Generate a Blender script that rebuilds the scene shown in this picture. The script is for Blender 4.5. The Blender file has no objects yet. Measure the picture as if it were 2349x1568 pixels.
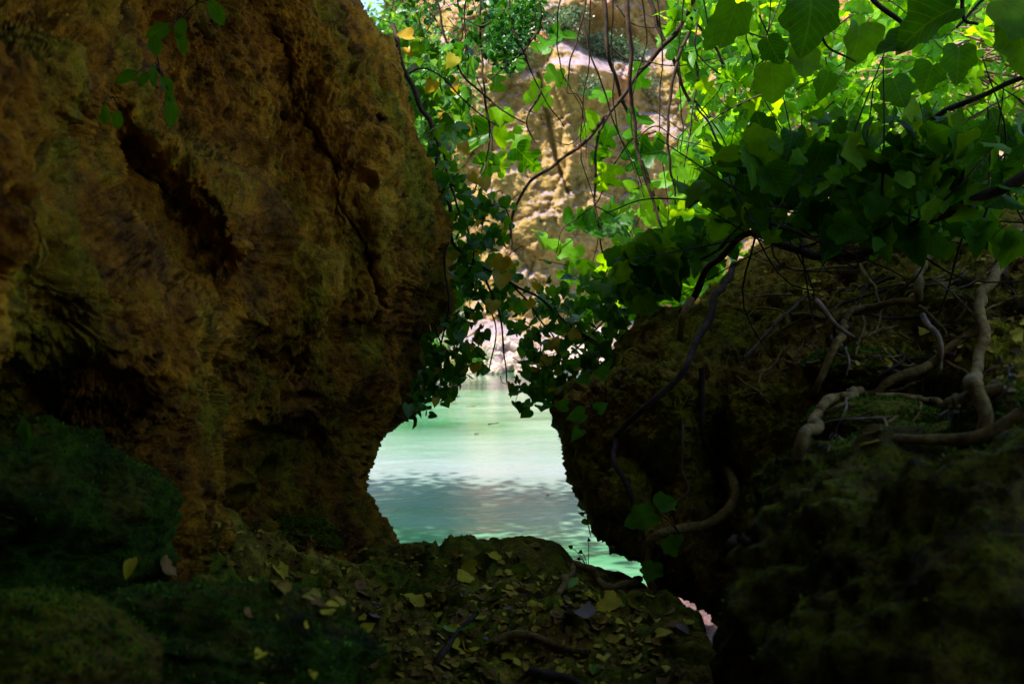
import bpy, math, random
import numpy as np
from mathutils import Vector
from mathutils.bvhtree import BVHTree
random.seed(7); RNG = np.random.default_rng(11)
D = bpy.data; SC = bpy.context.scene; COL = SC.collection

# ------------------------------------------------------------------ camera
FPX = 2610.0            # focal length in px of a 2349 px wide picture
CAMZ = 1.8
HOR = 690.0             # picture row of the horizon
PITCH = math.atan((784.0 - HOR) / FPX)
cam = D.cameras.new('camera'); camo = D.objects.new('camera', cam); COL.objects.link(camo)
cam.sensor_width = 36; cam.lens = 36 * FPX / 2349.0
camo.location = (0, 0, CAMZ); camo.rotation_euler = (math.pi / 2 - PITCH, 0, 0)
cam.clip_start = 0.05; cam.clip_end = 500
cam.dof.use_dof = True; cam.dof.focus_distance = 3.2; cam.dof.aperture_fstop = 7.5
SC.camera = camo

# ------------------------------------------------------------------ world, sun
SUN = Vector((-0.50, -0.24, 0.82)).normalized()
w = D.worlds.new('World'); SC.world = w; w.use_nodes = True
nt = w.node_tree; nt.nodes.clear()
sky = nt.nodes.new('ShaderNodeTexSky'); sky.sky_type = 'NISHITA'; sky.sun_disc = False
sky.sun_elevation = math.asin(SUN.z); sky.sun_rotation = math.atan2(SUN.x, SUN.y)
bg = nt.nodes.new('ShaderNodeBackground'); bg.inputs[1].default_value = 0.15
wo = nt.nodes.new('ShaderNodeOutputWorld')
nt.links.new(sky.outputs[0], bg.inputs[0]); nt.links.new(bg.outputs[0], wo.inputs[0])
sl = D.lights.new('sun', 'SUN'); sl.energy = 5.0; sl.angle = math.radians(0.5); sl.color = (1, 0.95, 0.86)
so = D.objects.new('sun', sl); COL.objects.link(so); so.rotation_euler = SUN.to_track_quat('Z', 'Y').to_euler()
so.location = (10, 0, 30)
SC.view_settings.view_transform = 'Standard'; SC.view_settings.look = 'None'
SC.view_settings.exposure = 1.38; SC.view_settings.gamma = 1
SC.cycles.max_bounces = 7; SC.cycles.diffuse_bounces = 4; SC.cycles.transmission_bounces = 5
SC.cycles.use_denoising = True; SC.cycles.sample_clamp_indirect = 4

# ------------------------------------------------------------------ helpers
cp, sp_ = math.cos(PITCH), math.sin(PITCH)
def P(x, y, d):
    """point at world depth d (metres along +Y) seen at picture place x, y"""
    x = np.asarray(x, float); y = np.asarray(y, float); d = np.asarray(d, float)
    a = (x - 1174.5) / FPX; b = (784.0 - y) / FPX
    wy = cp + b * sp_; wz = b * cp - sp_
    k = d / wy
    return np.stack(np.broadcast_arrays(a * k, d, CAMZ + wz * k), -1)

PT = RNG.permutation(256).astype(np.int64); PT = np.concatenate([PT, PT, PT])
GV = RNG.normal(size=(256, 3)); GV /= np.linalg.norm(GV, axis=1)[:, None]
RV = RNG.random((256, 4))
def _h(i, j, k): return PT[(PT[(PT[i & 255] + j) & 255] + k) & 255]
def noise(p):
    i = np.floor(p).astype(np.int64); f = p - i; u = f * f * f * (f * (f * 6 - 15) + 10)
    def g(a, b, c):
        gv = GV[_h(i[..., 0] + a, i[..., 1] + b, i[..., 2] + c)]
        return gv[..., 0] * (f[..., 0] - a) + gv[..., 1] * (f[..., 1] - b) + gv[..., 2] * (f[..., 2] - c)
    def L(a, b, t): return a + (b - a) * t
    x, y, z = u[..., 0], u[..., 1], u[..., 2]
    return L(L(L(g(0,0,0), g(1,0,0), x), L(g(0,1,0), g(1,1,0), x), y),
             L(L(g(0,0,1), g(1,0,1), x), L(g(0,1,1), g(1,1,1), x), y), z) * 1.6
def fbm(p, o=4, ridge=False, gain=0.5):
    a = 1.0; s = 0; q = p.copy()
    for _ in range(o):
        n = noise(q); s = s + a * ((1 - 2 * np.abs(n)) if ridge else n)
        a *= gain; q = q * 2.03 + 17.3
    return s
def worley(p, tilt=False):
    """nearest distance, second distance, random value of the nearest cell"""
    i = np.floor(p).astype(np.int64); f = p - i
    d1 = np.full(p.shape[:-1], 9.0); d2 = d1.copy(); r = np.zeros_like(d1); tl = np.zeros_like(d1)
    for a in (-1, 0, 1):
        for b in (-1, 0, 1):
            for c in (-1, 0, 1):
                rv = RV[_h(i[..., 0] + a, i[..., 1] + b, i[..., 2] + c)]
                vx, vy, vz = a + rv[..., 0] - f[..., 0], b + rv[..., 1] - f[..., 1], c + rv[..., 2] - f[..., 2]
                dd = np.sqrt(vx**2 + vy**2 + vz**2)
                m = dd < d1
                d2 = np.where(m, d1, np.minimum(d2, dd)); r = np.where(m, rv[..., 3], r)
                if tilt: tl = np.where(m, vx * (rv[..., 1] - .5) + vy * (rv[..., 2] - .5) + vz * (rv[..., 0] - .5), tl)
                d1 = np.where(m, dd, d1)
    return (d1, d2, r, tl) if tilt else (d1, d2, r)
def sstep(a, b, x):
    t = np.clip((x - a) / (b - a), 0, 1); return t * t * (3 - 2 * t)
def tf(p):
    a = worley(p, True); return a[3] * sstep(0, .25, a[1] - a[0])
def pits(p, scale, keep=0.6, rad=0.42):
    d, _, r = worley(p * scale)
    rr = rad * (0.5 + 0.5 * r / keep)
    return np.where(r < keep, np.clip(1 - (d / rr)**2, 0, 1)**0.7, 0) / scale

def add_mesh(name, V, F, mat, parent=None, smooth=True, uv=None, loc=None):
    """V (n,3); F (m,3) or (m,4) integer array"""
    V = np.asarray(V, np.float32).reshape(-1, 3); F = np.asarray(F, np.int32)
    m = D.meshes.new(name); m.vertices.add(len(V)); m.vertices.foreach_set('co', V.ravel())
    k = F.shape[1]; m.loops.add(F.size); m.loops.foreach_set('vertex_index', F.ravel())
    m.polygons.add(len(F)); m.polygons.foreach_set('loop_start', np.arange(0, F.size, k, dtype=np.int32))
    m.polygons.foreach_set('use_smooth', np.full(len(F), smooth))
    m.update(calc_edges=True)
    if uv is not None:
        l = m.uv_layers.new(name='UVMap'); l.data.foreach_set('uv', np.asarray(uv, np.float32)[F.ravel()].ravel())
    m.validate()
    m.materials.append(mat)
    o = D.objects.new(name, m); COL.objects.link(o)
    if parent is not None: o.parent = parent
    if loc is not None: o.location = loc
    return o
def tag(o, label=None, cat=None, group=None, kind=None):
    if label: o['label'] = label
    if cat: o['category'] = cat
    if group: o['group'] = group
    if kind: o['kind'] = kind
    return o
def empty(name, loc, label, cat, group=None):
    o = D.objects.new(name, None); COL.objects.link(o); o.location = loc; o.empty_display_size = 0.1
    return tag(o, label, cat, group)
def gridF(n, m):
    a = np.arange(n * m).reshape(n, m)
    return np.stack([a[:-1, :-1], a[:-1, 1:], a[1:, 1:], a[1:, :-1]], -1).reshape(-1, 4)
def gnormal(G):
    du = np.gradient(G, axis=1); dv = np.gradient(G, axis=0)
    n = np.cross(du, dv); return n / (np.linalg.norm(n, axis=-1, keepdims=True) + 1e-9)

def blur(G, k):
    for ax in (0, 1):
        p = [(0, 0)] * G.ndim; p[ax] = (k, k + 1)
        c = np.cumsum(np.pad(G, p, mode='edge'), axis=ax)
        n = G.shape[ax]; a = np.take(c, np.arange(2 * k + 1, 2 * k + 1 + n), ax) - np.take(c, np.arange(0, n), ax); G = a / (2 * k + 1)
    return G
# ------------------------------------------------------------------ materials
def newmat(name):
    m = D.materials.new(name); m.use_nodes = True; t = m.node_tree; t.nodes.clear()
    out = t.nodes.new('ShaderNodeOutputMaterial'); return m, t, out
def N(t, ty, **kw):
    n = t.nodes.new(ty)
    for k, v in kw.items():
        if k.startswith('i_'): n.inputs[k[2:].replace('_', ' ')].default_value = v
        else: setattr(n, k, v)
    return n
def ntex(t, scale, detail=6, rough=0.6, co=None, dist=0.0):
    n = N(t, 'ShaderNodeTexNoise'); n.inputs['Scale'].default_value = scale
    n.inputs['Detail'].default_value = detail; n.inputs['Roughness'].default_value = rough
    n.inputs['Distortion'].default_value = dist
    if co is not None: t.links.new(co, n.inputs['Vector'])
    return n
def ramp(t, fac, stops):
    r = N(t, 'ShaderNodeValToRGB'); e = r.color_ramp.elements
    while len(e) < len(stops): e.new(0.5)
    for k, (p, c) in enumerate(stops):
        e[k].position = p; e[k].color = (*c, 1) if len(c) == 3 else c
    t.links.new(fac, r.inputs[0]); return r
def mixc(t, fac, a, b, mode='MIX'):
    n = N(t, 'ShaderNodeMix', data_type='RGBA', blend_type=mode)
    if isinstance(fac, float): n.inputs[0].default_value = fac
    else: t.links.new(fac, n.inputs[0])
    for s, v in ((6, a), (7, b)):
        if isinstance(v, tuple): n.inputs[s].default_value = (*v, 1)
        else: t.links.new(v, n.inputs[s])
    return n.outputs[2]
def rockmat(name, cols, moss=None, moss_amt=0.5, scale=3.0, bump=0.02, spec=0.15, mossup=0.0, rough=0.9):
    m, t, out = newmat(name); geo = N(t, 'ShaderNodeNewGeometry'); co = geo.outputs['Position']
    n1 = ntex(t, scale, 10, 0.72, co); n2 = ntex(t, scale * 9, 8, 0.7, co); n3 = ntex(t, scale * 40, 6, 0.7, co)
    c = ramp(t, n1.outputs[0], [(0.36, cols[0]), (0.47, cols[1]), (0.56, cols[2]), (0.68, cols[3])]).outputs[0]
    d = ramp(t, n2.outputs[0], [(0.36, (0.12, 0.10, 0.08)), (0.50, (0.9, 0.9, 0.9)), (0.68, (1.5, 1.45, 1.3))]).outputs[0]
    c = mixc(t, 0.85, c, d, 'MULTIPLY')
    if moss:
        nm = ntex(t, scale * 1.3, 9, 0.7, co)
        r = ramp(t, nm.outputs[0], [(1 - moss_amt - 0.06, (0, 0, 0)), (1 - moss_amt + 0.06, (1, 1, 1))])
        fac = r.outputs[0]
        if mossup:
            s = N(t, 'ShaderNodeSeparateXYZ'); t.links.new(geo.outputs['Normal'], s.inputs[0])
            ma = N(t, 'ShaderNodeMath', operation='MULTIPLY_ADD', use_clamp=True)
            t.links.new(s.outputs[2], ma.inputs[0]); ma.inputs[1].default_value = mossup; ma.inputs[2].default_value = 1 - mossup * 0.75
            mm = N(t, 'ShaderNodeMath', operation='MULTIPLY'); t.links.new(fac, mm.inputs[0]); t.links.new(ma.outputs[0], mm.inputs[1]); fac = mm.outputs[0]
        mc = ramp(t, n2.outputs[0], [(0.35, moss[0]), (0.65, moss[1])]).outputs[0]
        c = mixc(t, fac, c, mc)
    b = N(t, 'ShaderNodeBsdfPrincipled'); b.inputs['Roughness'].default_value = rough; b.inputs['Specular IOR Level'].default_value = spec
    t.links.new(c, b.inputs['Base Color'])
    ad = N(t, 'ShaderNodeMath', operation='MULTIPLY_ADD'); t.links.new(n3.outputs[0], ad.inputs[0]); ad.inputs[1].default_value = 0.4; t.links.new(n2.outputs[0], ad.inputs[2])
    bp = N(t, 'ShaderNodeBump'); bp.inputs['Strength'].default_value = 1.0; bp.inputs['Distance'].default_value = bump
    t.links.new(ad.outputs[0], bp.inputs['Height']); t.links.new(bp.outputs[0], b.inputs['Normal'])
    t.links.new(b.outputs[0], out.inputs[0]); return m
def leafmat(name, stops, trans=0.5, tcol=(1.5, 1.5, 0.4), gloss=0.3, rough=0.4, veins=0.35):
    m, t, out = newmat(name); geo = N(t, 'ShaderNodeNewGeometry')
    c = ramp(t, geo.outputs['Random Per Island'], stops).outputs[0]
    nn = ntex(t, 30, 4, 0.6, geo.outputs['Position'])
    v = ramp(t, nn.outputs[0], [(0.3, (0.75, 0.75, 0.75)), (0.7, (1.2, 1.2, 1.2))]).outputs[0]
    c = mixc(t, 1.0, c, v, 'MULTIPLY')
    if veins:
        uv = N(t, 'ShaderNodeUVMap'); s = N(t, 'ShaderNodeSeparateXYZ'); t.links.new(uv.outputs[0], s.inputs[0])
        ax = N(t, 'ShaderNodeMath', operation='ABSOLUTE'); t.links.new(s.outputs[0], ax.inputs[0])
        mid = N(t, 'ShaderNodeMath', operation='LESS_THAN'); t.links.new(ax.outputs[0], mid.inputs[0]); mid.inputs[1].default_value = 0.018
        q = N(t, 'ShaderNodeMath', operation='MULTIPLY_ADD'); t.links.new(ax.outputs[0], q.inputs[0]); q.inputs[1].default_value = -0.9; t.links.new(s.outputs[1], q.inputs[2])
        q2 = N(t, 'ShaderNodeMath', operation='MULTIPLY'); t.links.new(q.outputs[0], q2.inputs[0]); q2.inputs[1].default_value = 6.5
        fr = N(t, 'ShaderNodeMath', operation='FRACT'); t.links.new(q2.outputs[0], fr.inputs[0])
        lt = N(t, 'ShaderNodeMath', operation='LESS_THAN'); t.links.new(fr.outputs[0], lt.inputs[0]); lt.inputs[1].default_value = 0.11
        mx = N(t, 'ShaderNodeMath', operation='MAXIMUM'); t.links.new(mid.outputs[0], mx.inputs[0]); t.links.new(lt.outputs[0], mx.inputs[1])
        mu = N(t, 'ShaderNodeMath', operation='MULTIPLY'); t.links.new(mx.outputs[0], mu.inputs[0]); mu.inputs[1].default_value = veins
        c = mixc(t, mu.outputs[0], c, (0.28, 0.38, 0.10))
    tc = mixc(t, 1.0, c, tcol, 'MULTIPLY')
    b = N(t, 'ShaderNodeBsdfPrincipled'); b.inputs['Roughness'].default_value = rough; b.inputs['Specular IOR Level'].default_value = gloss
    t.links.new(c, b.inputs['Base Color'])
    tr = N(t, 'ShaderNodeBsdfTranslucent'); t.links.new(tc, tr.inputs[0])
    mx = N(t, 'ShaderNodeMixShader'); mx.inputs[0].default_value = trans
    t.links.new(b.outputs[0], mx.inputs[1]); t.links.new(tr.outputs[0], mx.inputs[2]); t.links.new(mx.outputs[0], out.inputs[0])
    return m
def barkmat(name, c1, c2, scale=25):
    m, t, out = newmat(name); geo = N(t, 'ShaderNodeNewGeometry')
    n = ntex(t, scale, 8, 0.7, geo.outputs['Position']); c = ramp(t, n.outputs[0], [(0.35, c1), (0.65, c2)]).outputs[0]
    b = N(t, 'ShaderNodeBsdfPrincipled'); b.inputs['Roughness'].default_value = 0.8; b.inputs['Specular IOR Level'].default_value = 0.2
    t.links.new(c, b.inputs['Base Color']); bp = N(t, 'ShaderNodeBump'); bp.inputs['Distance'].default_value = 0.006
    t.links.new(n.outputs[0], bp.inputs['Height']); t.links.new(bp.outputs[0], b.inputs['Normal']); t.links.new(b.outputs[0], out.inputs[0]); return m

M_LEFT = rockmat('ochre_rock', [(0.10, 0.045, 0.006), (0.36, 0.145, 0.007), (0.58, 0.27, 0.012), (0.74, 0.42, 0.035)],
                 moss=((0.08, 0.07, 0.002), (0.44, 0.33, 0.008)), moss_amt=0.45, scale=2.2, bump=0.035)
M_RIGHT = rockmat('dark_rock', [(0.06, 0.04, 0.010), (0.28, 0.17, 0.02), (0.44, 0.30, 0.03), (0.60, 0.42, 0.10)],
                  moss=((0.05, 0.06, 0.001), (0.48, 0.44, 0.006)), moss_amt=0.5, scale=3, bump=0.03)
M_LEDGE = rockmat('ledge_soil', [(0.06, 0.04, 0.010), (0.28, 0.20, 0.020), (0.44, 0.34, 0.028), (0.60, 0.46, 0.06)],
                  moss=((0.04, 0.07, 0.002), (0.26, 0.30, 0.006)), moss_amt=0.5, scale=4, bump=0.02)
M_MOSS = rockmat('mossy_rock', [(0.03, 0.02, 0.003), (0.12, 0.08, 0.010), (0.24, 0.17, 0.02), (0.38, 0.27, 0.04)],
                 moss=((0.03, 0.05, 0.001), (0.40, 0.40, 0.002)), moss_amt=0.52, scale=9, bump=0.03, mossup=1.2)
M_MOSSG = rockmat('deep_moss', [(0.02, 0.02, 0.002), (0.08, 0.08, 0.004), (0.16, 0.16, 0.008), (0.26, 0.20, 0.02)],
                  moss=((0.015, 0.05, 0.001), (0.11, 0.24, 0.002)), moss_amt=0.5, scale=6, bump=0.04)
M_STONE = rockmat('pale_stone', [(0.22, 0.16, 0.13), (0.40, 0.30, 0.25), (0.52, 0.42, 0.38), (0.62, 0.54, 0.52)], scale=2, bump=0.03)
M_BARK = barkmat('dark_bark', (0.02, 0.012, 0.008), (0.08, 0.048, 0.03))
M_ROOT = barkmat('pale_root', (0.08, 0.05, 0.010), (0.36, 0.24, 0.06), 60)
M_TWIG = barkmat('grey_twig', (0.08, 0.055, 0.03), (0.30, 0.21, 0.12), 40)
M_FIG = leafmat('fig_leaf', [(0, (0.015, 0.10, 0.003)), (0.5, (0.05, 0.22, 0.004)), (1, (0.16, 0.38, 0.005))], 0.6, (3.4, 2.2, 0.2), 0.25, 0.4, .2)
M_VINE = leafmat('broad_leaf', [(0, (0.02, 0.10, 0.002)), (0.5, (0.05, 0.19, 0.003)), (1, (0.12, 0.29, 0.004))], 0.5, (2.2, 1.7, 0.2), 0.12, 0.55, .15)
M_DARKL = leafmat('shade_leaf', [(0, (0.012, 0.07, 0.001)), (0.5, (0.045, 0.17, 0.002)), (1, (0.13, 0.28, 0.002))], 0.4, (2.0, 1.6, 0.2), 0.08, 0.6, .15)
M_IVY = leafmat('ivy_leaf', [(0, (0.015, 0.09, 0.002)), (0.6, (0.05, 0.19, 0.003)), (0.94, (0.13, 0.30, 0.004)), (0.965, (0.50, 0.33, 0.02)), (1, (0.55, 0.34, 0.03))], 0.4, (1.6, 1.6, 0.4), 0.4, 0.35, 0.15)
M_SMALL = leafmat('small_leaf', [(0, (0.008, 0.06, 0.003)), (0.8, (0.02, 0.13, 0.004)), (1, (0.07, 0.2, 0.005))], 0.3, (1.6, 1.6, 0.4), 0.4, 0.35, 0)
M_FAR = leafmat('far_leaf', [(0, (0.03, 0.14, 0.012)), (0.5, (0.07, 0.24, 0.02)), (1, (0.20, 0.36, 0.02))], 0.5, (1.7, 1.6, 0.4), 0.6, 0.25, 0)
M_SHRUB = leafmat('shrub_leaf', [(0, (0.05, 0.11, 0.05)), (0.5, (0.09, 0.18, 0.08)), (1, (0.26, 0.28, 0.20))], 0.3, (1.4, 1.5, 0.6), 0.6, 0.25, 0)
M_YEL = leafmat('yellow_leaf', [(0, (0.40, 0.26, 0.02)), (1, (0.55, 0.38, 0.03))], 0.4, (1.4, 1.2, 0.3), 0.2, 0.5, 0.2)
M_LIT = {
 'yellow': leafmat('dry_yellow', [(0, (0.44, 0.32, 0.012)), (1, (0.72, 0.60, 0.03))], 0.2, (1.2, 1.1, 0.5), 0.1, 0.6, 0.2),
 'brown': leafmat('dry_brown', [(0, (0.14, 0.07, 0.02)), (1, (0.34, 0.18, 0.05))], 0.1, (1.2, 1.1, 0.5), 0.1, 0.7, 0.1),
 'green': leafmat('fresh_green', [(0, (0.14, 0.34, 0.02)), (1, (0.25, 0.48, 0.03))], 0.3, (1.2, 1.2, 0.4), 0.2, 0.5, 0.3),
 'grey': leafmat('dry_grey', [(0, (0.20, 0.14, 0.11)), (1, (0.32, 0.23, 0.19))], 0.1, (1.1, 1.1, 0.8), 0.1, 0.7, 0.1)}
M_MIX = leafmat('litter_mix', [(0, (0.08, 0.05, 0.01)), (0.4, (0.24, 0.14, 0.02)), (0.7, (0.46, 0.32, 0.03)), (1, (0.62, 0.52, 0.05))], 0.1, (1.2, 1.1, 0.5), 0.1, 0.7, 0.0)
M_MOSSF = leafmat('moss_frond', [(0, (0.015, 0.07, 0.002)), (0.6, (0.05, 0.16, 0.003)), (1, (0.20, 0.24, 0.01))], 0.35, (1.3, 1.4, 0.5), 0.1, 0.6, 0)

# ------------------------------------------------------------------ tubes
def cat(pts, n=6):
    p = np.asarray(pts, float); p = np.vstack([2 * p[0] - p[1], p, 2 * p[-1] - p[-2]]); o = []
    for i in range(1, len(p) - 2):
        for k in range(n):
            t = k / n
            o.append(0.5 * (2 * p[i] + (p[i+1] - p[i-1]) * t + (2*p[i-1] - 5*p[i] + 4*p[i+1] - p[i+2]) * t*t + (3*p[i] - p[i-1] - 3*p[i+1] + p[i+2]) * t**3))
    o.append(p[-2]); return np.array(o)
class Tubes:
    def __init__(s): s.V = []; s.F = []; s.n = 0
    def add(s, pts, r0, r1, sides=7, n=6, wob=0.0):
        """pts rows x,y,z[,radius scale]"""
        c = cat(pts, n); m = len(c); P3 = c[:, :3]
        if wob: P3 = P3 + wob * np.stack([noise(P3 * 9 + 3), noise(P3 * 9 + 40), noise(P3 * 9 + 80)], -1)
        r = np.linspace(r0, r1, m)
        if c.shape[1] > 3: r = r * c[:, 3]
        if wob: r = r * (1 + 0.18 * noise(P3 * 22))
        T = np.gradient(P3, axis=0); T /= np.linalg.norm(T, axis=1)[:, None] + 1e-9
        up = np.array([0.1, 1.0, 0.2]); A = np.cross(T, up); A /= np.linalg.norm(A, axis=1)[:, None] + 1e-9; B = np.cross(T, A)
        an = np.linspace(0, 2 * np.pi, sides, endpoint=False)
        V = P3[:, None] + r[:, None, None] * (np.cos(an)[None, :, None] * A[:, None] + np.sin(an)[None, :, None] * B[:, None])
        i = np.arange(m - 1)[:, None]; j = np.arange(sides)[None]; j2 = (j + 1) % sides
        F = np.stack([i * sides + j, i * sides + j2, (i + 1) * sides + j2, (i + 1) * sides + j], -1).reshape(-1, 4)
        s.V.append(V.reshape(-1, 3)); s.F.append(F + s.n); s.n += m * sides
        return P3
    def build(s, name, mat, parent=None):
        V = np.vstack(s.V); off = np.array(parent.location) if parent is not None else 0
        return add_mesh(name, V - off, np.vstack(s.F), mat, parent)

# ------------------------------------------------------------------ leaves
def mirror_leaf(half, sm=0):
    """half outline from base (0,0) to tip (0,1): strip to the midrib; returns V(n,3) with z=|x| weight, F tris"""
    h = np.array(half, float)
    if sm: h = np.vstack([cat(h, sm)]); h[:, 0] = np.maximum(h[:, 0], 0)
    n = len(h)
    mid = np.stack([np.zeros(n), np.linspace(0, 1, n)], 1)
    V = np.vstack([mid, h, h * [-1, 1]]); F = []
    for i in range(n - 1):
        for o in (n, 2 * n):
            a, b, c, d = i, i + 1, o + i + 1, o + i
            F += [(a, d, c), (a, c, b)] if o == n else [(a, b, c), (a, c, d)]
    return V, np.array(F)
LEAF = {
 'fig': mirror_leaf([(0.0, 0.0), (.10, -.07), (.26, -.09), (.42, .0), (.47, .12), (.40, .24), (.22, .30), (.27, .38), (.44, .46), (.50, .58), (.42, .68), (.28, .66), (.17, .60), (.20, .74), (.20, .86), (.12, .97), (0, 1.0)], 2),
 'fig2': mirror_leaf([(0.0, 0.0), (.08, -.05), (.22, -.04), (.40, .10), (.50, .30), (.42, .40), (.28, .38), (.16, .34), (.13, .42), (.20, .55), (.23, .72), (.16, .90), (0, 1.05)], 2),
 'vine': mirror_leaf([(0.0, 0.0), (.12, -.09), (.30, -.08), (.44, .05), (.46, .22), (.47, .34), (.54, .46), (.44, .58), (.30, .66), (.27, .78), (.12, .92), (0, 1.0)], 3),
 'ivy': mirror_leaf([(0.0, 0.0), (.12, -.12), (.32, -.16), (.48, .0), (.50, .2), (.42, .42), (.27, .62), (.10, .84), (0, .98)]),
 'oval': mirror_leaf([(0.0, 0.0), (.15, .12), (.27, .35), (.28, .6), (.17, .85), (0, 1.0)]),
 'tiny': mirror_leaf([(0.0, 0.0), (.28, .35), (.22, .75), (0, 1.0)]),
}
def unit(v): return v / (np.linalg.norm(v, axis=-1, keepdims=True) + 1e-9)
def leaves(kind, pos, size, tip, nor, fold=0.35, curl=0.35, rng=RNG):
    """returns V, F, UV of many leaves"""
    LV, LF = LEAF[kind]; n = len(pos); pos = np.asarray(pos, float)
    y = unit(np.asarray(tip, float)); z = np.asarray(nor, float); x = unit(np.cross(y, z)); z = np.cross(x, y)
    fo = fold * (rng.random(n) * 1.6 - 0.3); cu = curl * (rng.random(n) * 1.6 - 0.3); tw = (rng.random(n) - .5) * 0.5
    asp = 0.8 + 0.4 * rng.random(n); wv = rng.random(n) * 6.28
    lx = LV[None, :, 0] * asp[:, None]; ly = np.broadcast_to(LV[None, :, 1], lx.shape)
    lz = fo[:, None] * np.abs(lx) - cu[:, None] * ly**2 + tw[:, None] * lx * ly + 0.05 * np.sin(9 * ly + wv[:, None]) * np.abs(lx) * 2
    s = np.asarray(size, float).reshape(-1, 1, 1)
    V = pos[:, None] + s * (lx[..., None] * x[:, None] + ly[..., None] * y[:, None] + lz[..., None] * z[:, None])
    F = LF[None] + (np.arange(n) * len(LV))[:, None, None]
    UV = np.tile(LV[:, :2], (n, 1))
    return V.reshape(-1, 3), F.reshape(-1, 3), UV
def build_stems(tb, name, mat, parent, nmain):
    """the first nmain tubes become parts of their own, the fine twigs after them one part"""
    off = np.array(parent.location); k0 = 0
    for k in range(min(nmain, len(tb.V))):
        add_mesh(name, tb.V[k] - off, tb.F[k] - k0, mat, parent); k0 += len(tb.V[k])
    if len(tb.V) > nmain:
        o = add_mesh('twig', np.vstack(tb.V[nmain:]) - off, np.vstack(tb.F[nmain:]) - k0, mat, parent); o['kind'] = 'stuff'
class Foliage:
    def __init__(s): s.V = []; s.F = []; s.U = []; s.n = 0
    def add(s, *a, **k):
        V, F, U = leaves(*a, **k); s.V.append(V); s.F.append(F + s.n); s.U.append(U); s.n += len(V)
    def build(s, name, mat, parent=None, sm=True):
        off = np.array(parent.location) if parent is not None else 0
        return add_mesh(name, np.vstack(s.V) - off, np.vstack(s.F), mat, parent, sm, np.vstack(s.U))
def rdir(n, bias=(0, 0, 0), spread=1.0):
    return unit(RNG.normal(size=(n, 3)) * spread + np.array(bias))
def inpoly(px, py, poly):
    poly = np.array(poly, float); c = np.zeros(len(px), bool); j = len(poly) - 1
    for i in range(len(poly)):
        xi, yi = poly[i]; xj, yj = poly[j]
        c ^= ((yi > py) != (yj > py)) & (px < (xj - xi) * (py - yi) / (yj - yi + 1e-9) + xi); j = i
    return c
def region(poly, n, d0, d1, cl=0.0):
    """n points inside a picture polygon between depths d0 and d1; cl>0 drops those in noise gaps"""
    a = np.array(poly); out = []
    while sum(map(len, out)) < n:
        x = RNG.uniform(a[:, 0].min(), a[:, 0].max(), n * 3); y = RNG.uniform(a[:, 1].min(), a[:, 1].max(), n * 3); d = RNG.uniform(d0, d1, n * 3)
        k = inpoly(x, y, poly); Q = P(x, y, d)
        if cl: k &= noise(Q * 2.2) > (cl - 0.5)
        out.append(Q[k])
    return np.vstack(out)[:n]

# ================================================================== ROCKS
def L_(pairs):
    a = sorted(pairs); xs = [p[0] for p in a]; ys = [p[1] for p in a]
    return lambda v: np.interp(v, xs, ys)
# ---------------- left wall
edgeL = L_([(-600, 480), (-300, 640), (-100, 740), (0, 800), (60, 830), (110, 880), (180, 912), (250, 930), (320, 950), (380, 975), (440, 996), (520, 1016), (600, 1024), (680, 1026), (735, 1018),
            (757, 985), (765, 964), (800, 957), (850, 962), (895, 942), (950, 905), (1000, 868), (1050, 846), (1080, 838), (1130, 828), (1170, 842), (1200, 866), (1250, 893), (1300, 900), (1500, 910)])
xA = L_([(-600, 330), (-100, 260), (0, 245), (60, 252), (120, 238), (200, 206), (330, 162), (400, 166), (470, 232), (550, 310), (640, 420), (720, 488), (800, 512), (950, 506), (1000, 516), (1100, 530), (1180, 526), (1500, 520)])
xB = L_([(-600, 200), (0, 260), (60, 300), (140, 345), (290, 400), (340, 480), (400, 560), (440, 600), (500, 650), (530, 668), (600, 650), (700, 600), (800, 560), (900, 540)])
xC = L_([(520, 690), (580, 755), (620, 780), (680, 772), (760, 745), (820, 740)])
def polydist(X, Y, pts):
    d = np.full(X.shape, 1e9)
    for (x0, y0), (x1, y1) in zip(pts[:-1], pts[1:]):
        vx, vy = x1 - x0, y1 - y0; t = np.clip(((X - x0) * vx + (Y - y0) * vy) / (vx * vx + vy * vy), 0, 1)
        d = np.minimum(d, np.hypot(X - x0 - t * vx, Y - y0 - t * vy))
    return d
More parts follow.
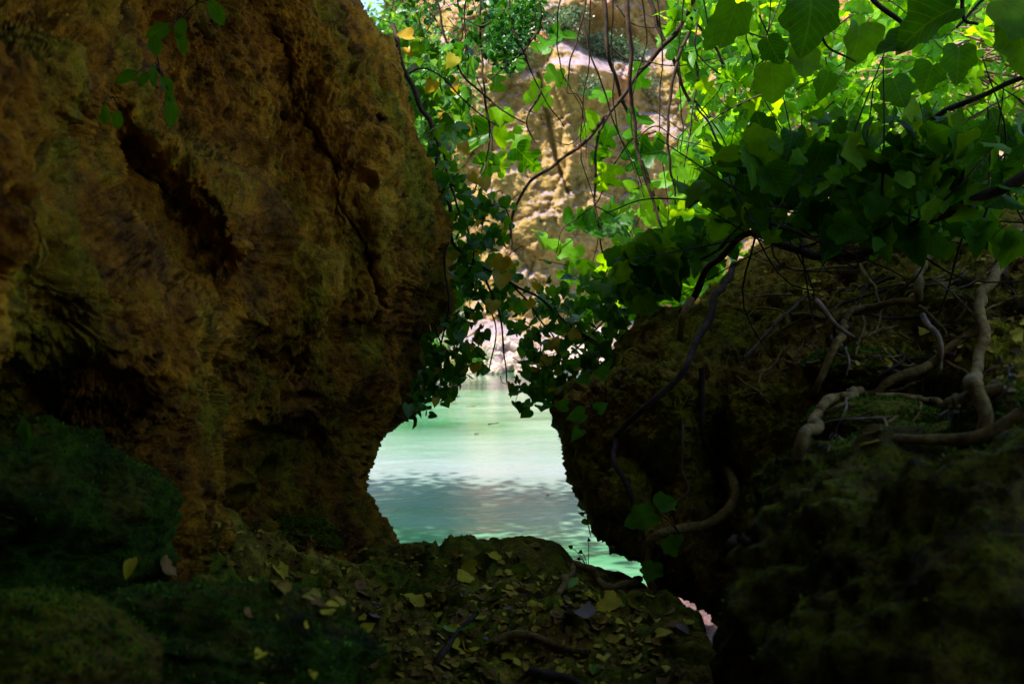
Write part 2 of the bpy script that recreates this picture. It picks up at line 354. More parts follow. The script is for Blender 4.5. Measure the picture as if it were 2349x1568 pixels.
def left_wall():
    nr, nf, nw = 760, 640, 70
    ys = np.linspace(-600, 1420, nr)[:, None]
    s = np.linspace(0, 1, nf)[None]; s = np.where(s < 0.12, s / 0.12 * 0.45, 0.45 + (s - 0.12) / 0.88 * 0.55)
    ed = edgeL(ys) - 4 * sstep(860, 960, ys); X = -1000 + (ed + 1000) * s; Y = ys + 0 * X
    wob = 30 * noise(np.stack([X / 160, Y / 160, 0 * X], -1)) + 14 * noise(np.stack([X / 35, Y / 35, 0 * X + 5], -1))
    Xw, Yw = X + wob, Y + wob * 0.6
    fl = sstep(-520, -60, X); d = 2.0 + 1.25 * np.clip(Xw / 950, -0.12, 1) + 0.10 * sstep(500, 0, Y)
    d = d - 0.16 * sstep(900, 1250, Y) * sstep(100, 500, X)
    a = xA(Yw) - Xw; d = d - np.where(a > -20, 0.16 * sstep(-20, 90, a) + 0.24 * (1 - (1 - np.clip(a / 170, 0, 1))**2), 0) * (.25 + .75 * fl)
    d = d + 0.20 * sstep(200, 420, a) * sstep(300, 900, Y) * 0.6
    b = xB(Yw) - Xw; d = d - fl * np.where(b > -20, (0.13 * sstep(-20, 80, b) + 0.20 * (1 - (1 - np.clip(b / 110, 0, 1))**2)) * sstep(1000, 800, Y) * sstep(30, 150, Y), 0)
    d = d + 0.20 * np.exp(-(((X - 375 - (Y - 500) * .45) / 110)**2 + ((Y - 500) / 190)**2)) + 0.15 * np.exp(-(((X - 265) / 60)**2 + ((Y - 330) / 130)**2)) + 0.12 * np.exp(-(((X - 640) / 90)**2 + ((Y - 250) / 220)**2)) - 0.14 * np.exp(-(((X - 880) / 60)**2 + ((Y - 450) / 330)**2))
    c = xC(Yw) - Xw; d = d - np.where((c > 0), 0.10 * sstep(0, 60, c) * sstep(0, 120, 260 - c) * sstep(520, 580, Yw) * sstep(860, 720, Yw), 0)
    # alcove low in the wall
    xr = L_([(930, 640), (960, 740), (1000, 790), (1060, 800), (1150, 790), (1260, 740), (1500, 740)])(Yw)
    top = 935 + ((Xw - 650) / 130)**2 * 45
    al = sstep(0, 24, Xw - 522) * sstep(0, 110, xr - Xw) * sstep(0, 60, Yw - top); d = d + 0.19 * al
    # crack and named holes
    cr = polydist(Xw, Yw, [(560, -60), (620, 100), (700, 280), (770, 400), (800, 500), (860, 600), (885, 720)])
    d = d + (0.030 * np.exp(-(cr / 5)**2) + 0.016 * np.exp(-(cr / 26)**2)) * (0.4 + 0.9 * sstep(-.3, .4, noise(np.stack([Xw / 70, Yw / 70, 0 * X + 2], -1))))
    for hx, hy, rx, ry, dep in [(918, 370, 22, 62, .16), (900, 455, 18, 42, .12), (838, 288, 20, 16, .09), (955, 700, 46, 60, .14), (545, 745, 46, 30, .10), (842, 432, 20, 16, .06), (105, 912, 22, 18, .07),
                                (430, 1145, 20, 15, .08), (790, 130, 16, 60, .06), (640, 830, 60, 40, .10), (850, 90, 14, 40, .05), (380, 655, 30, 60, .07), (300, 600, 40, 20, .08), (60, 560, 40, 60, .1), (470, 1060, 14, 14, .05), (220, 1050, 20, 14, .05), (760, 500, 30, 50, .05)]:
        q = ((Xw - hx) / rx)**2 + ((Yw - hy) / ry)**2; d = d + dep * np.exp(-q**1.5)
    R = 0.55; t = np.clip((ed - X) / 190, 0, 1); d = d + R * (1 - np.sqrt(1 - (1 - t)**2 * 0.999))
    de = d[:, -1:]
    u = np.linspace(0, 1, nw + 1)[None, 1:]
    Xb = ed - 260 * u**2; db = de + 2.2 * u
    G = np.concatenate([P(X, Y, d), P(Xb, Y[:, :1] + 0 * Xb, db)], 1)
    k = np.linspace(1, 0, 60)[None, :-1, None]; side = G[:, :1] + k * np.array([-0.5, -3.4, 0])      # the wall runs on past the camera
    G = np.concatenate([side, G], 1)
    n = gnormal(blur(blur(G, 12), 12))   # points away from camera side or to it; fix the sign
    sg = np.sign((n * (G - np.array([0, 0, CAMZ]))).sum(-1)[:, 200:nf].mean()); n = -n * sg
    G0 = G; G = G0 * [1, .8, 1]; Gs = G * np.array([1, 1, .55]); Gw = G + 0.03 * np.stack([noise(G * 5), noise(G * 5 + 9), noise(G * 5 + 19)], -1); t1 = worley(Gw * [2.4, 2.4, 1.6], True); t2 = worley(Gw * [7, 7, 4.5] + 5, True)
    dg = G @ np.array([[.75, 0, .65], [0, 1, 0], [-.65, 0, .75]]); dg = dg + .12 * noise(G * 3)[..., None]
    f = (fbm(dg * [3.6, 2, 1.1] + 60, 3, True, .55) - .8) * 0.034 + fbm(G * 5.5 + 77, 3) * .014 + t1[3] * 0.10 * sstep(0, .3, t1[1] - t1[0]) + t2[3] * 0.06 * sstep(0, .25, t2[1] - t2[0]) + (fbm(Gs * 9 + 9, 5, True, 0.7) - .8) * 0.009 + (fbm(Gs * 50, 4, True, .7) - .8) * 0.006
    m = sstep(-0.35, 0.25, noise(G * 1.7 + 31))
    f = f - pits(G + 0.05 * noise(G * 6)[..., None], 10, 0.6, .36) * 0.7 * (0.35 + m) - pits(G, 24, 0.6, .36) * 1.0 * (0.4 + m) - pits(G + 3, 52, 0.7, .36) * 1.2 * (.4 + m)
    G = G0
    G = G + n * f[..., None]
    o = add_mesh('rock_wall', G, gridF(*G.shape[:2]), M_LEFT)
    tag(o, 'big pitted ochre-brown rock wall leaning over the left side of the opening', 'rock'); return G
GL = left_wall()

# ---------------- right outcrop
edgeR = L_([(440, 2500), (470, 2250), (500, 2020), (530, 1820), (545, 1765), (590, 1700), (640, 1650), (690, 1592), (712, 1560), (718, 1500), (735, 1452), (770, 1428), (830, 1412), (868, 1402), (880, 1345), (905, 1302), (935, 1287), (975, 1286), (1010, 1296), (1060, 1300), (1100, 1306),
            (1150, 1322), (1185, 1342), (1225, 1353), (1238, 1372), (1250, 1400), (1262, 1440), (1276, 1478), (1300, 1490), (1330, 1505), (1370, 1592), (1392, 1608), (1420, 1640), (1460, 1650), (1520, 1662), (1700, 1690)])
def right_rock():
    nr, nf, nw = 620, 560, 60
    ys = np.linspace(462, 1660, nr)[:, None]; s = np.linspace(0, 1, nf)[None]; s = s**0.85
    ed = edgeR(ys) + 16; far = 2900.0
    X = far + (ed - far) * s; Y = ys + 0 * X
    wob = 40 * noise(np.stack([X / 120, Y / 120, 0 * X + 9], -1)); Xw, Yw = X + wob, Y + wob
    d = 3.05 - 0.95 * np.clip((Xw - 1400) / 1000, 0, 1.2) + 0.9 * sstep(950, 480, Y) - 0.25 * sstep(1000, 1500, Y)
    # vertical folds and hollows
    d = d + 0.10 * np.sin(Xw / 58.0 + Yw / 300) * sstep(700, 900, Y) + 0.14 * np.exp(-(((X - 1500) / 60)**2 + ((Y - 1130) / 90)**2))
    d = d + 0.16 * np.exp(-(((X - 1640) / 40)**2 + ((Y - 1040) / 130)**2)) - 0.12 * np.exp(-(((X - 1740) / 70)**2 + ((Y - 1000) / 130)**2)) - .1 * np.exp(-(((X - 1440) / 40)**2 + ((Y - 1110) / 50)**2))
    t = np.clip((X - ed) / 130, 0, 1); d = d + 0.35 * (1 - np.sqrt(1 - (1 - t)**2 * 0.999))
    tt = np.clip((Y - 462) / 90, 0, 1); d = d + 0.8 * (1 - np.sqrt(1 - (1 - tt)**2 * 0.999)) * sstep(1700, 2000, X)
    de = d[:, -1:]; u = np.linspace(0, 1, nw + 1)[None, 1:]
    Xb = ed + 200 * u**2; db = de + 1.1 * u
    G = np.concatenate([P(X, Y, d), P(Xb, Y[:, :1] + 0 * Xb, db)], 1)
    k = np.linspace(1, 0, 50)[None, :-1, None]; G = np.concatenate([G[:, :1] + k * np.array([3.0, 0.9, 0.0]), G], 1)   # the rock runs on to the right
    # a roof of rock going back from the top row
    k = np.linspace(0, 1, 24)[::-1, None, None]; topr = G[0][None] + k * np.array([0.3, 1.6, 0.05])
    G = np.concatenate([topr[:-1], G], 0)
    n = gnormal(blur(blur(G, 14), 14)); sg = np.sign((n * (G - np.array([0, 0, CAMZ]))).sum(-1)[:, 200:nf].mean()); n = -n * sg
    G0 = G; G = G0 * [1, .5, 1]; Gs = G * np.array([1, 1, .55]); f = fbm(G * 2.0 + 50, 3) * 0.022 + tf(G * [6, 6, 4] + 5) * 0.07 + (fbm(Gs * 8 + 9, 5, True, 0.7) - .8) * 0.014 + (fbm(Gs * 40, 4, True, .7) - .8) * 0.006
    m = sstep(-0.3, 0.2, noise(G * 2 + 11)); f = f - pits(G, 12, 0.7) * 0.5 * (0.3 + m) - pits(G, 28, 0.8) * 0.8 * (0.3 + m)
    G = G0
    G = G + n * f[..., None]
    o = add_mesh('rock_outcrop', G, gridF(*G.shape[:2]), M_RIGHT)
    tag(o, 'dark undercut rock outcrop right of the water with roots trailing down it', 'rock'); return G
GR = right_rock()

# ---------------- ledge the photograph is taken from
def crest(x):   # height of the ledge rim by world x
    px = np.array([-3, -1.0, -0.52, -0.36, -0.27, -0.21, -0.16, -0.06, 0.05, 0.11, 0.17, 0.21, 0.29, 0.36, 0.45, 3])
    pz = np.array([1.35, 1.2, 1.08, 1.082, 1.075, 1.09, 1.112, 1.107, 1.107, 1.10, 1.065, 1.03, 1.035, 1.015, 0.97, 0.9])
    return np.interp(x, px, pz)
def ledge():
    nx, ny = 620, 620
    x = np.linspace(-2.4, 1.6, nx)[None]; yy = np.linspace(0, 1, ny)[:, None]
    y = 0.35 + 3.55 * yy**0.9 + 0 * x; X = x + 0 * y
    lat = sstep(-0.25, -0.95, X)
    base = crest(X) * sstep(2.2, 3.1, y) + (1.10 + 0.02 * np.sin(X * 7)) * (1 - sstep(2.2, 3.1, y))
    z = base + 0.26 * lat * sstep(3.4, 2.2, y) + 0.06 * sstep(1.9, 1.0, y)
    Q = np.stack([X, y, 0 * y], -1)
    z = z + 0.05 * fbm(Q * 2.3 + 4, 3) * sstep(3.3, 2.9, y) + 0.025 * fbm(Q * 9, 4, True, 0.55) * sstep(3.35, 2.9, y) + 0.004 * fbm(Q * 45, 3) + 0.012 * noise(Q * 14)
    d1, d2, r = worley(Q * 5.5); z = z + (r - 0.5) * 0.09 * sstep(0, 0.12, d2 - d1) * sstep(3.3, 2.9, y)
    z = z - 0.025 * sstep(.12, .2, X) * sstep(2.6, 3.0, y)
    rim = 3.30 + 0.05 * np.sin(X * 9)
    z = z - 1.6 * sstep(0, 0.6, y - rim)
    z = z - 0.9 * sstep(0, 0.16, X - (0.41 + 0.04 * np.sin(y * 5))) * sstep(1.5, 2.1, y)
    G = np.stack([X, y, z], -1)
    o = add_mesh('ledge', G, gridF(ny, nx)[:, ::-1], M_LEDGE); tag(o, kind='structure'); return G
GE = ledge()
BV = BVHTree.FromPolygons([tuple(v) for v in GE[::3, ::3].reshape(-1, 3)], gridF(*GE[::3, ::3].shape[:2]).tolist())
BR = BVHTree.FromPolygons([tuple(v) for v in GR[::3, ::3].reshape(-1, 3)], gridF(*GR[::3, ::3].shape[:2]).tolist())
BL = BVHTree.FromPolygons([tuple(v) for v in GL[::4, ::4].reshape(-1, 3)], gridF(*GL[::4, ::4].shape[:2]).tolist())
BM = []
def hit(x, y, tree=None, off=0.0):
    """first surface met by the sight line at picture place x, y"""
    o = Vector((0, 0, CAMZ)); dr = (Vector(P(x, y, 3.0)) - o).normalized(); best = None
    for t in ([tree] if tree else [BV, BR, BL] + BM):
        h = t.ray_cast(o, dr)
        if h[0] is not None and (best is None or h[3] < best[3]): best = h
    if best is None: return None
    return np.array(best[0] - dr * off), np.array(best[1] if best[1].dot(dr) < 0 else -best[1])

# ---------------- unseen cave around and behind the camera, shaped to control the light
M_CAVE = rockmat('cave_rock', [(0.03, 0.018, 0.006), (0.08, 0.045, 0.012), (0.11, 0.07, 0.02), (0.15, 0.1, 0.04)], scale=1.5, bump=0.03)
def shade_cave():
    # overhanging ceiling out of frame, added to block sun and sky
    nx, ny = 90, 90
    x = np.linspace(-4.5, 0.95, nx)[None]; y = np.linspace(-3.2, 3.3, ny)[:, None]
    X = x + 0 * y; Yy = y + 0 * x + 0.35 * noise(np.stack([X * 0.9, 0 * X, 0 * X + 4], -1)) * sstep(2, 4, y + 0 * x)
    z = 3.45 + 0.10 * np.maximum(Yy, 0) - 0.05 * (X)**2 * 0.4 + 0.3 * fbm(np.stack([X, Yy, 0 * X], -1) * 0.8, 4)
    lo = np.stack([X, Yy, z], -1); hi = np.stack([X, Yy, z + 0.5], -1)[::-1]
    G = np.concatenate([lo, hi], 0)
    tag(add_mesh('shade_ceiling', G, gridF(2 * ny, nx), M_CAVE), kind='structure')
    # unseen wall curving behind the camera, added to limit fill light
    a = np.linspace(math.radians(15), math.radians(200), 120)[None]; h = np.linspace(0, 1, 50)[:, None]
    X = 3.4 * np.cos(a) + 0 * h; Y = -1.0 * 0 - 3.0 * np.sin(a) + 0.6 + 0 * h; Z = 0.2 + 3.6 * h + 0 * a
    Q = np.stack([X, Y, Z], -1); rr = 1 + 0.14 * fbm(Q * 0.9 + 5, 4); Q[..., 0] *= rr; Q[..., 1] *= rr
    tag(add_mesh('shade_wall', Q, gridF(50, 120), M_CAVE), kind='structure')
shade_cave()

# ---------------- near mossy rocks
ICO = None
def ico(sub):
    import bmesh
    bm = bmesh.new(); bmesh.ops.create_icosphere(bm, subdivisions=sub, radius=1)
    V = np.array([v.co[:] for v in bm.verts]); F = np.array([[v.index for v in f.verts] for f in bm.faces]); bm.free(); return V, F
def blob(name, c, rad, mat, sub=6, amp=0.16, freq=1.6, seed=0, fine=0.03, rot=0.0, flat=0.0, block=0.0):
    V, F = ico(sub); rad = np.array(rad, float); ms = rad.mean()
    W = V * (1 + amp * fbm(V * freq + seed * 7.7, 4)[:, None] + fine * fbm(V * freq * 6 + seed, 4, True, 0.6)[:, None])
    if block:
        d1, d2, r = worley(V * 1.6 + seed * 3.1); W = W * (1 + block * (r - 0.5) * sstep(0, 0.15, d2 - d1))[:, None]
    if flat: W[:, 2] = np.where(W[:, 2] > 1 - flat, 1 - flat + (W[:, 2] - 1 + flat) * 0.25, W[:, 2])
    W = W * rad; cr, sr = math.cos(rot), math.sin(rot)
    W = np.stack([W[:, 0] * cr - W[:, 1] * sr, W[:, 0] * sr + W[:, 1] * cr, W[:, 2]], 1)
    return add_mesh(name, W, F, mat, loc=tuple(np.asarray(c, float)))
MR = []
def mossrock(c, rad, label, mat=None, **k):
    o = blob('mossy_rock', c, rad, mat or M_MOSS, **k); tag(o, label, 'rock'); MR.append(o)
    BM.append(BVHTree.FromPolygons([tuple(v.co + o.location) for v in o.data.vertices], [tuple(p.vertices) for p in o.data.polygons])); return o
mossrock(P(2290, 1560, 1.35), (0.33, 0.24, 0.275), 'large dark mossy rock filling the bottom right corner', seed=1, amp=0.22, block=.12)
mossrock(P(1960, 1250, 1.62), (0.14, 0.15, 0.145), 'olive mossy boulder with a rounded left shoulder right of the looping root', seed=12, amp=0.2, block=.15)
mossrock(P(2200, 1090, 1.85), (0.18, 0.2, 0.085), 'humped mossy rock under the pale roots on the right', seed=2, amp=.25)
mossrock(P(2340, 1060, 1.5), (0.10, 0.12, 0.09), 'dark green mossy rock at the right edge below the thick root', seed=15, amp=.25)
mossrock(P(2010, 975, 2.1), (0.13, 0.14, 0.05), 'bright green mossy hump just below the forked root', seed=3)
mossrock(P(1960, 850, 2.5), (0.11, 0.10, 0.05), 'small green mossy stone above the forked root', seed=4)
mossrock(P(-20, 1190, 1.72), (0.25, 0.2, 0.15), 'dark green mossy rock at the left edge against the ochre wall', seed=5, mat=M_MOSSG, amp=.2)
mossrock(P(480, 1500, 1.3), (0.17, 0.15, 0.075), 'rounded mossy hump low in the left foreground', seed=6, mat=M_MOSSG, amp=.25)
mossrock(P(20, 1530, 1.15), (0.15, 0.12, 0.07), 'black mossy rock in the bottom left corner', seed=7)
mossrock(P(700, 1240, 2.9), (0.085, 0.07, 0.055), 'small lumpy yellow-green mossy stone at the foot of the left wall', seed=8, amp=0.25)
o = blob('boulder', P(1475, 1450, 2.62), (0.11, 0.13, 0.10), M_LEDGE, seed=9, amp=0.1, block=0.25)
tag(o, 'angular olive boulder at the right end of the ledge beside the gap', 'rock')

# ================================================================== FAR SIDE
def cliff():
    m, t, out = newmat('cliff_rock'); geo = N(t, 'ShaderNodeNewGeometry'); co = geo.outputs['Position']
    mp = N(t, 'ShaderNodeMapping'); mp.inputs['Scale'].default_value = (1, 1, 0.45); t.links.new(co, mp.inputs[0])
    n1 = ntex(t, 0.5, 9, 0.65, mp.outputs[0], 0.6); n2 = ntex(t, 3.2, 9, 0.72, mp.outputs[0]); n3 = ntex(t, 22, 6, 0.75, co)
    c = ramp(t, n1.outputs[0], [(0.30, (0.44, 0.26, 0.15)), (0.42, (0.54, 0.36, 0.11)), (0.54, (0.62, 0.42, 0.15)), (0.61, (0.68, 0.28, 0.10)), (0.70, (0.70, 0.54, 0.46))]).outputs[0]
    d = ramp(t, n2.outputs[0], [(0.30, (0.32, 0.27, 0.25)), (0.47, (0.9, 0.88, 0.85)), (0.62, (1.25, 1.2, 1.15))]).outputs[0]
    c = mixc(t, 0.9, c, d, 'MULTIPLY')
    d = ramp(t, n3.outputs[0], [(0.3, (0.55, 0.5, 0.5)), (0.5, (1, 1, 1)), (0.7, (1.3, 1.3, 1.3))]).outputs[0]
    c = mixc(t, 0.95, c, d, 'MULTIPLY')
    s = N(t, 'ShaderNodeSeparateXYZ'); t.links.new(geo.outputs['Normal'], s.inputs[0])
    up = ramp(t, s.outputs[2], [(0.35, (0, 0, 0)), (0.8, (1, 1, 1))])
    c = mixc(t, up.outputs[0], c, (0.50, 0.38, 0.42))  # lavender skylight on upward faces, painted into the rock colour
    b = N(t, 'ShaderNodeBsdfPrincipled'); b.inputs['Roughness'].default_value = 0.85; b.inputs['Specular IOR Level'].default_value = 0.2
    t.links.new(c, b.inputs['Base Color'])
    ad = N(t, 'ShaderNodeMath', operation='MULTIPLY_ADD'); t.links.new(n3.outputs[0], ad.inputs[0]); ad.inputs[1].default_value = 0.25; t.links.new(n2.outputs[0], ad.inputs[2])
    bp = N(t, 'ShaderNodeBump'); bp.inputs['Distance'].default_value = 0.35; t.links.new(ad.outputs[0], bp.inputs['Height'])
    t.links.new(bp.outputs[0], b.inputs['Normal']); t.links.new(b.outputs[0], out.inputs[0])
    nx, nz = 640, 460
    x = np.linspace(-14, 18, nx)[None]; h = np.linspace(0, 1, nz)[:, None]
    H = 13.5 - 5.0 * sstep(-2.2, -4.2, x) + 0.8 * noise(np.stack([x * 0.6, 0 * x, 0 * x], -1))
    Z = -0.6 + (H + 0.6) * h; X = x + 0 * h
    Q = np.stack([X, 0 * X + 3, Z], -1)
    Qw = Q + 0.5 * np.stack([noise(Q * 0.6), noise(Q * 0.6 + 9), noise(Q * 0.6 + 30)], -1)
    y = 31.0 + 0.25 * Z * 0.35 + 1.1 * noise(Q * 0.16) * 1.6 + 0.5 * fbm(Q * 0.5 + 3, 3)
    y = y - 3.2 * sstep(-2.4, -6, X)
    for sc, am in ((np.array([0.42, 0.42, 0.30]), 0.36), (np.array([0.9, 0.9, 0.7]), 0.17), (np.array([2.4, 2.4, 3.2]), 0.09)):
        d1, d2, r, tl = worley(Qw * sc + am * 10, True)
        y = y + (r - 0.5) * am * 0.8 + am * 0.22 * np.exp(-((d2 - d1) / 0.05)**2) + am * 1.6 * tl
    y = y + 0.05 * fbm(Q * 4, 5, True, 0.7) + 0.05 * worley(Qw * [5, 5, 4], True)[3] * 1.6
    # hanging hollow near the top with dark shade, long crack, ledges
    px = 1174.5 + X * FPX / 31; py = HOR - (Z - CAMZ) * FPX / 31
    y = y + 1.3 * np.exp(-(((px - 1380) / 110)**2 + ((py - 80) / 55)**2)**2)
    y = y - 0.7 * sstep(150, 185, py) * sstep(1220, 1280, px) * sstep(1500, 1440, px) * sstep(300, 200, py)
    cr = polydist(px, py, [(1235, 180), (1262, 300), (1275, 370), (1300, 445)]); y = y + 0.5 * np.exp(-(cr / 4.5)**2)
    for pts, dd in (([(1120, 420), (1200, 385), (1260, 370)], 0.1), ([(1180, 520), (1330, 440), (1540, 470)], 0.14), ([(1460, 250), (1530, 260)], .1), ([(1100, 640), (1300, 600), (1420, 620)], 0.12)):
        L = L_(pts); yl = L(px); ins = sstep(pts[0][0] - 60, pts[0][0], px) * sstep(pts[-1][0] + 60, pts[-1][0], px)
        y = y - dd * sstep(-6, 10, py - yl) * ins * sstep(160, 40, py - yl)
    y = y - 1.6 * sstep(1.5, 0.0, Z)
    G = np.stack([X, y, Z], -1)
    back = G[::-1][:40] + np.linspace(0, 8, 40)[:, None, None] * np.array([0, 1, 0.1])
    G = np.concatenate([G, back[1:2] + [0, 4, -1], back[1:2] + [0, 9, -4]], 0)
    tag(add_mesh('cliff', G, gridF(*G.shape[:2])[:, ::-1], m), kind='structure')
    return G
GC = cliff()
def cliffy(x):   # front of the cliff foot
    i = np.clip(((np.asarray(x) + 14) / 32 * 639).astype(int), 0, 639); return GC[60, i, 1]

def water():
    m, t, out = newmat('milky_water'); geo = N(t, 'ShaderNodeNewGeometry'); co = geo.outputs['Position']
    mp = N(t, 'ShaderNodeMapping'); mp.inputs['Scale'].default_value = (0.22, 0.5, 1); t.links.new(co, mp.inputs[0])
    n1 = ntex(t, 1.0, 5, 0.55, mp.outputs[0], 0.8)
    c = ramp(t, n1.outputs[0], [(0.34, (0.03, 0.13, 0.055)), (0.50, (0.07, 0.22, 0.11)), (0.66, (0.19, 0.32, 0.22))]).outputs[0]
    # white glare band across the pool, painted into the water colour
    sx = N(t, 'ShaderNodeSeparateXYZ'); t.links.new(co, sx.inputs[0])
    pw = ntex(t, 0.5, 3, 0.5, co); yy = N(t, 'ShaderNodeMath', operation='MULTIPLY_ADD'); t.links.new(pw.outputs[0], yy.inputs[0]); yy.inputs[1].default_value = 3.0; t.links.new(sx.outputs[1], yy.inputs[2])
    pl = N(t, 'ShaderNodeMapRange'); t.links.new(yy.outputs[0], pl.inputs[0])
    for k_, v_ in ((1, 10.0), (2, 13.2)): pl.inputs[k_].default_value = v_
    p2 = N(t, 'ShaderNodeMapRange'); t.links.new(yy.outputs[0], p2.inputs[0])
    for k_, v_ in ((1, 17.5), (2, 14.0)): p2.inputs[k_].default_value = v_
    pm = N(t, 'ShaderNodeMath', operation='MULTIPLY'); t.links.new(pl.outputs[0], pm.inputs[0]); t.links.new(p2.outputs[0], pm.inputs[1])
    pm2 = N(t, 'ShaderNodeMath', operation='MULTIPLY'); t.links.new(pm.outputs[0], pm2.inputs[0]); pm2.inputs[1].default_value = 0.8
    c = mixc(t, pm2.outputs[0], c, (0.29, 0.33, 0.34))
    b = N(t, 'ShaderNodeBsdfPrincipled'); b.inputs['Roughness'].default_value = 0.02; b.inputs['IOR'].default_value = 1.33
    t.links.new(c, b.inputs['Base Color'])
    w2 = ntex(t, 14, 3, 0.6, co, 0.4); bp = N(t, 'ShaderNodeBump'); bp.inputs['Distance'].default_value = 0.004; t.links.new(w2.outputs[0], bp.inputs['Height'])
    t.links.new(bp.outputs[0], b.inputs['Normal']); t.links.new(b.outputs[0], out.inputs[0])
    nx, ny = 560, 1000
    v = np.linspace(0, 1, ny)[:, None]; Y = 3.6 * (36 / 3.6)**v + 0 * np.linspace(0, 1, nx)[None]; X = np.linspace(-1, 1, nx)[None] * (3.0 + 0.28 * Y)
    Q = np.stack([X, Y, 0 * X], -1); c_, s_ = math.cos(.45), math.sin(.45); R_ = np.stack([X * c_ + Y * s_, -X * s_ + Y * c_, 0 * X], -1)
    Rw = R_ + 0.25 * np.stack([noise(Q * .9), noise(Q * .9 + 7), 0 * X], -1)
    Z = 0.006 * noise(Rw * [0.9, 2.2, 1]) + 0.0045 * noise(Rw * [2.2, 5.2, 1] + 5) * (0.4 + np.abs(noise(Q * .4 + 3)) * 2) + 0.0016 * noise(Rw * [6, 11, 1] + 9) * (1 + 2.5 * sstep(-0.3, -1.4, X) * sstep(14, 9, Y))
    Z = Z - 0.0 * Y
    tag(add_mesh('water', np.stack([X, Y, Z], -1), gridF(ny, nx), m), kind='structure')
    wp = D.objects['water'].data; 
    if wp.polygons[0].normal.z < 0: wp.flip_normals()
    V = [(-200, -200, -1.2), (200, -200, -1.2), (200, 300, -1.2), (-200, 300, -1.2)]
    tag(add_mesh('ground', V, [[0, 1, 2, 3]], M_CAVE), kind='structure')
water()

def bank():
    nx, ny = 300, 80
    x = np.linspace(-14, 18, nx)[None]; v = np.linspace(0, 1, ny)[:, None]; X = x + 0 * v
    sh = 28.6 - 3.6 * sstep(-1.5, -4.0, x) + 0.5 * noise(np.stack([x * 0.7, 0 * x, 0 * x + 2], -1)); Y = sh + v * 6
    Q = np.stack([X, Y, 0 * X], -1); Z = -0.15 + 2.0 * v**0.8 + 0.25 * fbm(Q * 0.8, 4) + 0.10 * fbm(Q * 4, 4, True, .6)
    d1, d2, r = worley(Q * 1.8); Z = Z + 0.3 * (r - 0.3) * (1 - d1) * sstep(0, .1, v + 0 * X)
    G = np.stack([X, Y, Z], -1)
    tag(add_mesh('far_bank', G, gridF(ny, nx)[:, ::-1], M_STONE), kind='structure'); return G
GB = bank()
BB = BVHTree.FromPolygons([tuple(v) for v in GB[::2, ::2].reshape(-1, 3)], gridF(*GB[::2, ::2].shape[:2]).tolist())
def bz(x, y):
    h = BB.ray_cast(Vector((x, y, 20)), Vector((0, 0, -1))); return h[0].z if h[0] else 0.0
protos = []
for k in range(5):
    V, F = ico(3); d1, d2, r = worley(V * 1.1 + k * 5.3)
    W = V * (1 + 0.3 * (r - 0.5) + 0.15 * fbm(V * 1.5 + k, 3))[:, None] * [1, 0.8, 0.65]
    m = D.meshes.new('bank_stone'); m.from_pydata(W.tolist(), [], F.tolist()); m.materials.append(M_STONE)
    for p in m.polygons: p.use_smooth = False
    protos.append(m)
for k in range(110):
    px = random.uniform(960, 1440); X = (px - 1174.5) * 29.5 / FPX; Y = 28.3 + random.random()**1.3 * 3.0
    if px < 1040: Y -= 1.2
    s = random.uniform(0.12, 0.42) * (1.3 if random.random() < 0.1 else 0.8)
    o = D.objects.new('bank_stone', protos[k % 5]); COL.objects.link(o)
    o.location = (X, Y, max(bz(X, Y), 0) + s * 0.2); o.scale = (s, s, s); o.rotation_euler = (random.uniform(-.4, .4), random.uniform(-.4, .4), random.uniform(0, 6))
    tag(o, 'pale pinkish stone in the rubble along the far bank at the foot of the cliff', 'stone', 'rubble stones on the far bank')

# small gravel bank seen through the gap low on the right
nx, ny = 60, 60
x = np.linspace(0.3, 2.0, nx)[None]; y = np.linspace(4.2, 7.5, ny)[:, None]; X = x + 0 * y; Y = y + 0 * x
Q = np.stack([X, Y, 0 * X], -1); Z = 0.10 + 0.05 * fbm(Q * 4, 3) + 0.03 * noise(Q * 20) - 0.25 * sstep(6.6, 7.4, Y)
tag(add_mesh('gravel_bank', np.stack([X, Y, Z], -1), gridF(ny, nx)[:, ::-1], rockmat('pink_gravel', [(0.10, 0.05, 0.05), (0.20, 0.11, 0.11), (0.28, 0.16, 0.17), (0.36, 0.22, 0.24)], scale=8, bump=0.03)), kind='structure')

# ================================================================== TREES ON THE FAR SIDE
def tree(base, height, crown, n, leaf, label, lean=(0, 0), mat=M_FAR, group=None, name='leafy_tree', kind='tiny', trunk_r=0.12, up=0.25):
    r = empty(name, tuple(base), label, 'tree', group); tb = Tubes(); fo = Foliage(); b = np.array(base, float)
    top = b + [lean[0], lean[1], height * 0.8]
    tb.add([b, b + [lean[0] * .2 + .1, lean[1] * .2, height * .3], b + [lean[0] * .6 - .1, lean[1] * .6, height * .55], top], trunk_r, trunk_r * 0.3, 8, wob=0.1)
    cl = []
    for k in range(crown[3]):
        v = rdir(1)[0] * RNG.random()**0.4; c = b + [lean[0], lean[1], height * crown[4]] + v * crown[:3]
        st = b + np.array([lean[0], lean[1], height]) * RNG.uniform(0.3, 0.75)
        tb.add([st, (st + c) / 2 + [0, 0, 0.2], c], trunk_r * 0.3, 0.012, 5, wob=0.08); cl.append(c)
    cl = np.array(cl); w_ = RNG.integers(0, len(cl), n)
    p = cl[w_] + RNG.normal(size=(n, 3)) * crown[5] * np.array([1, 1, 0.6])
    fo.add(kind, p, RNG.uniform(0.7, 1.3, n) * leaf, rdir(n, (0, 0, -0.4)), rdir(n, (0, 0, up)))
    tb.build('trunk', M_BARK, r); fo.build('crown', mat, r); return r
A = lambda *a: np.array(a, object)
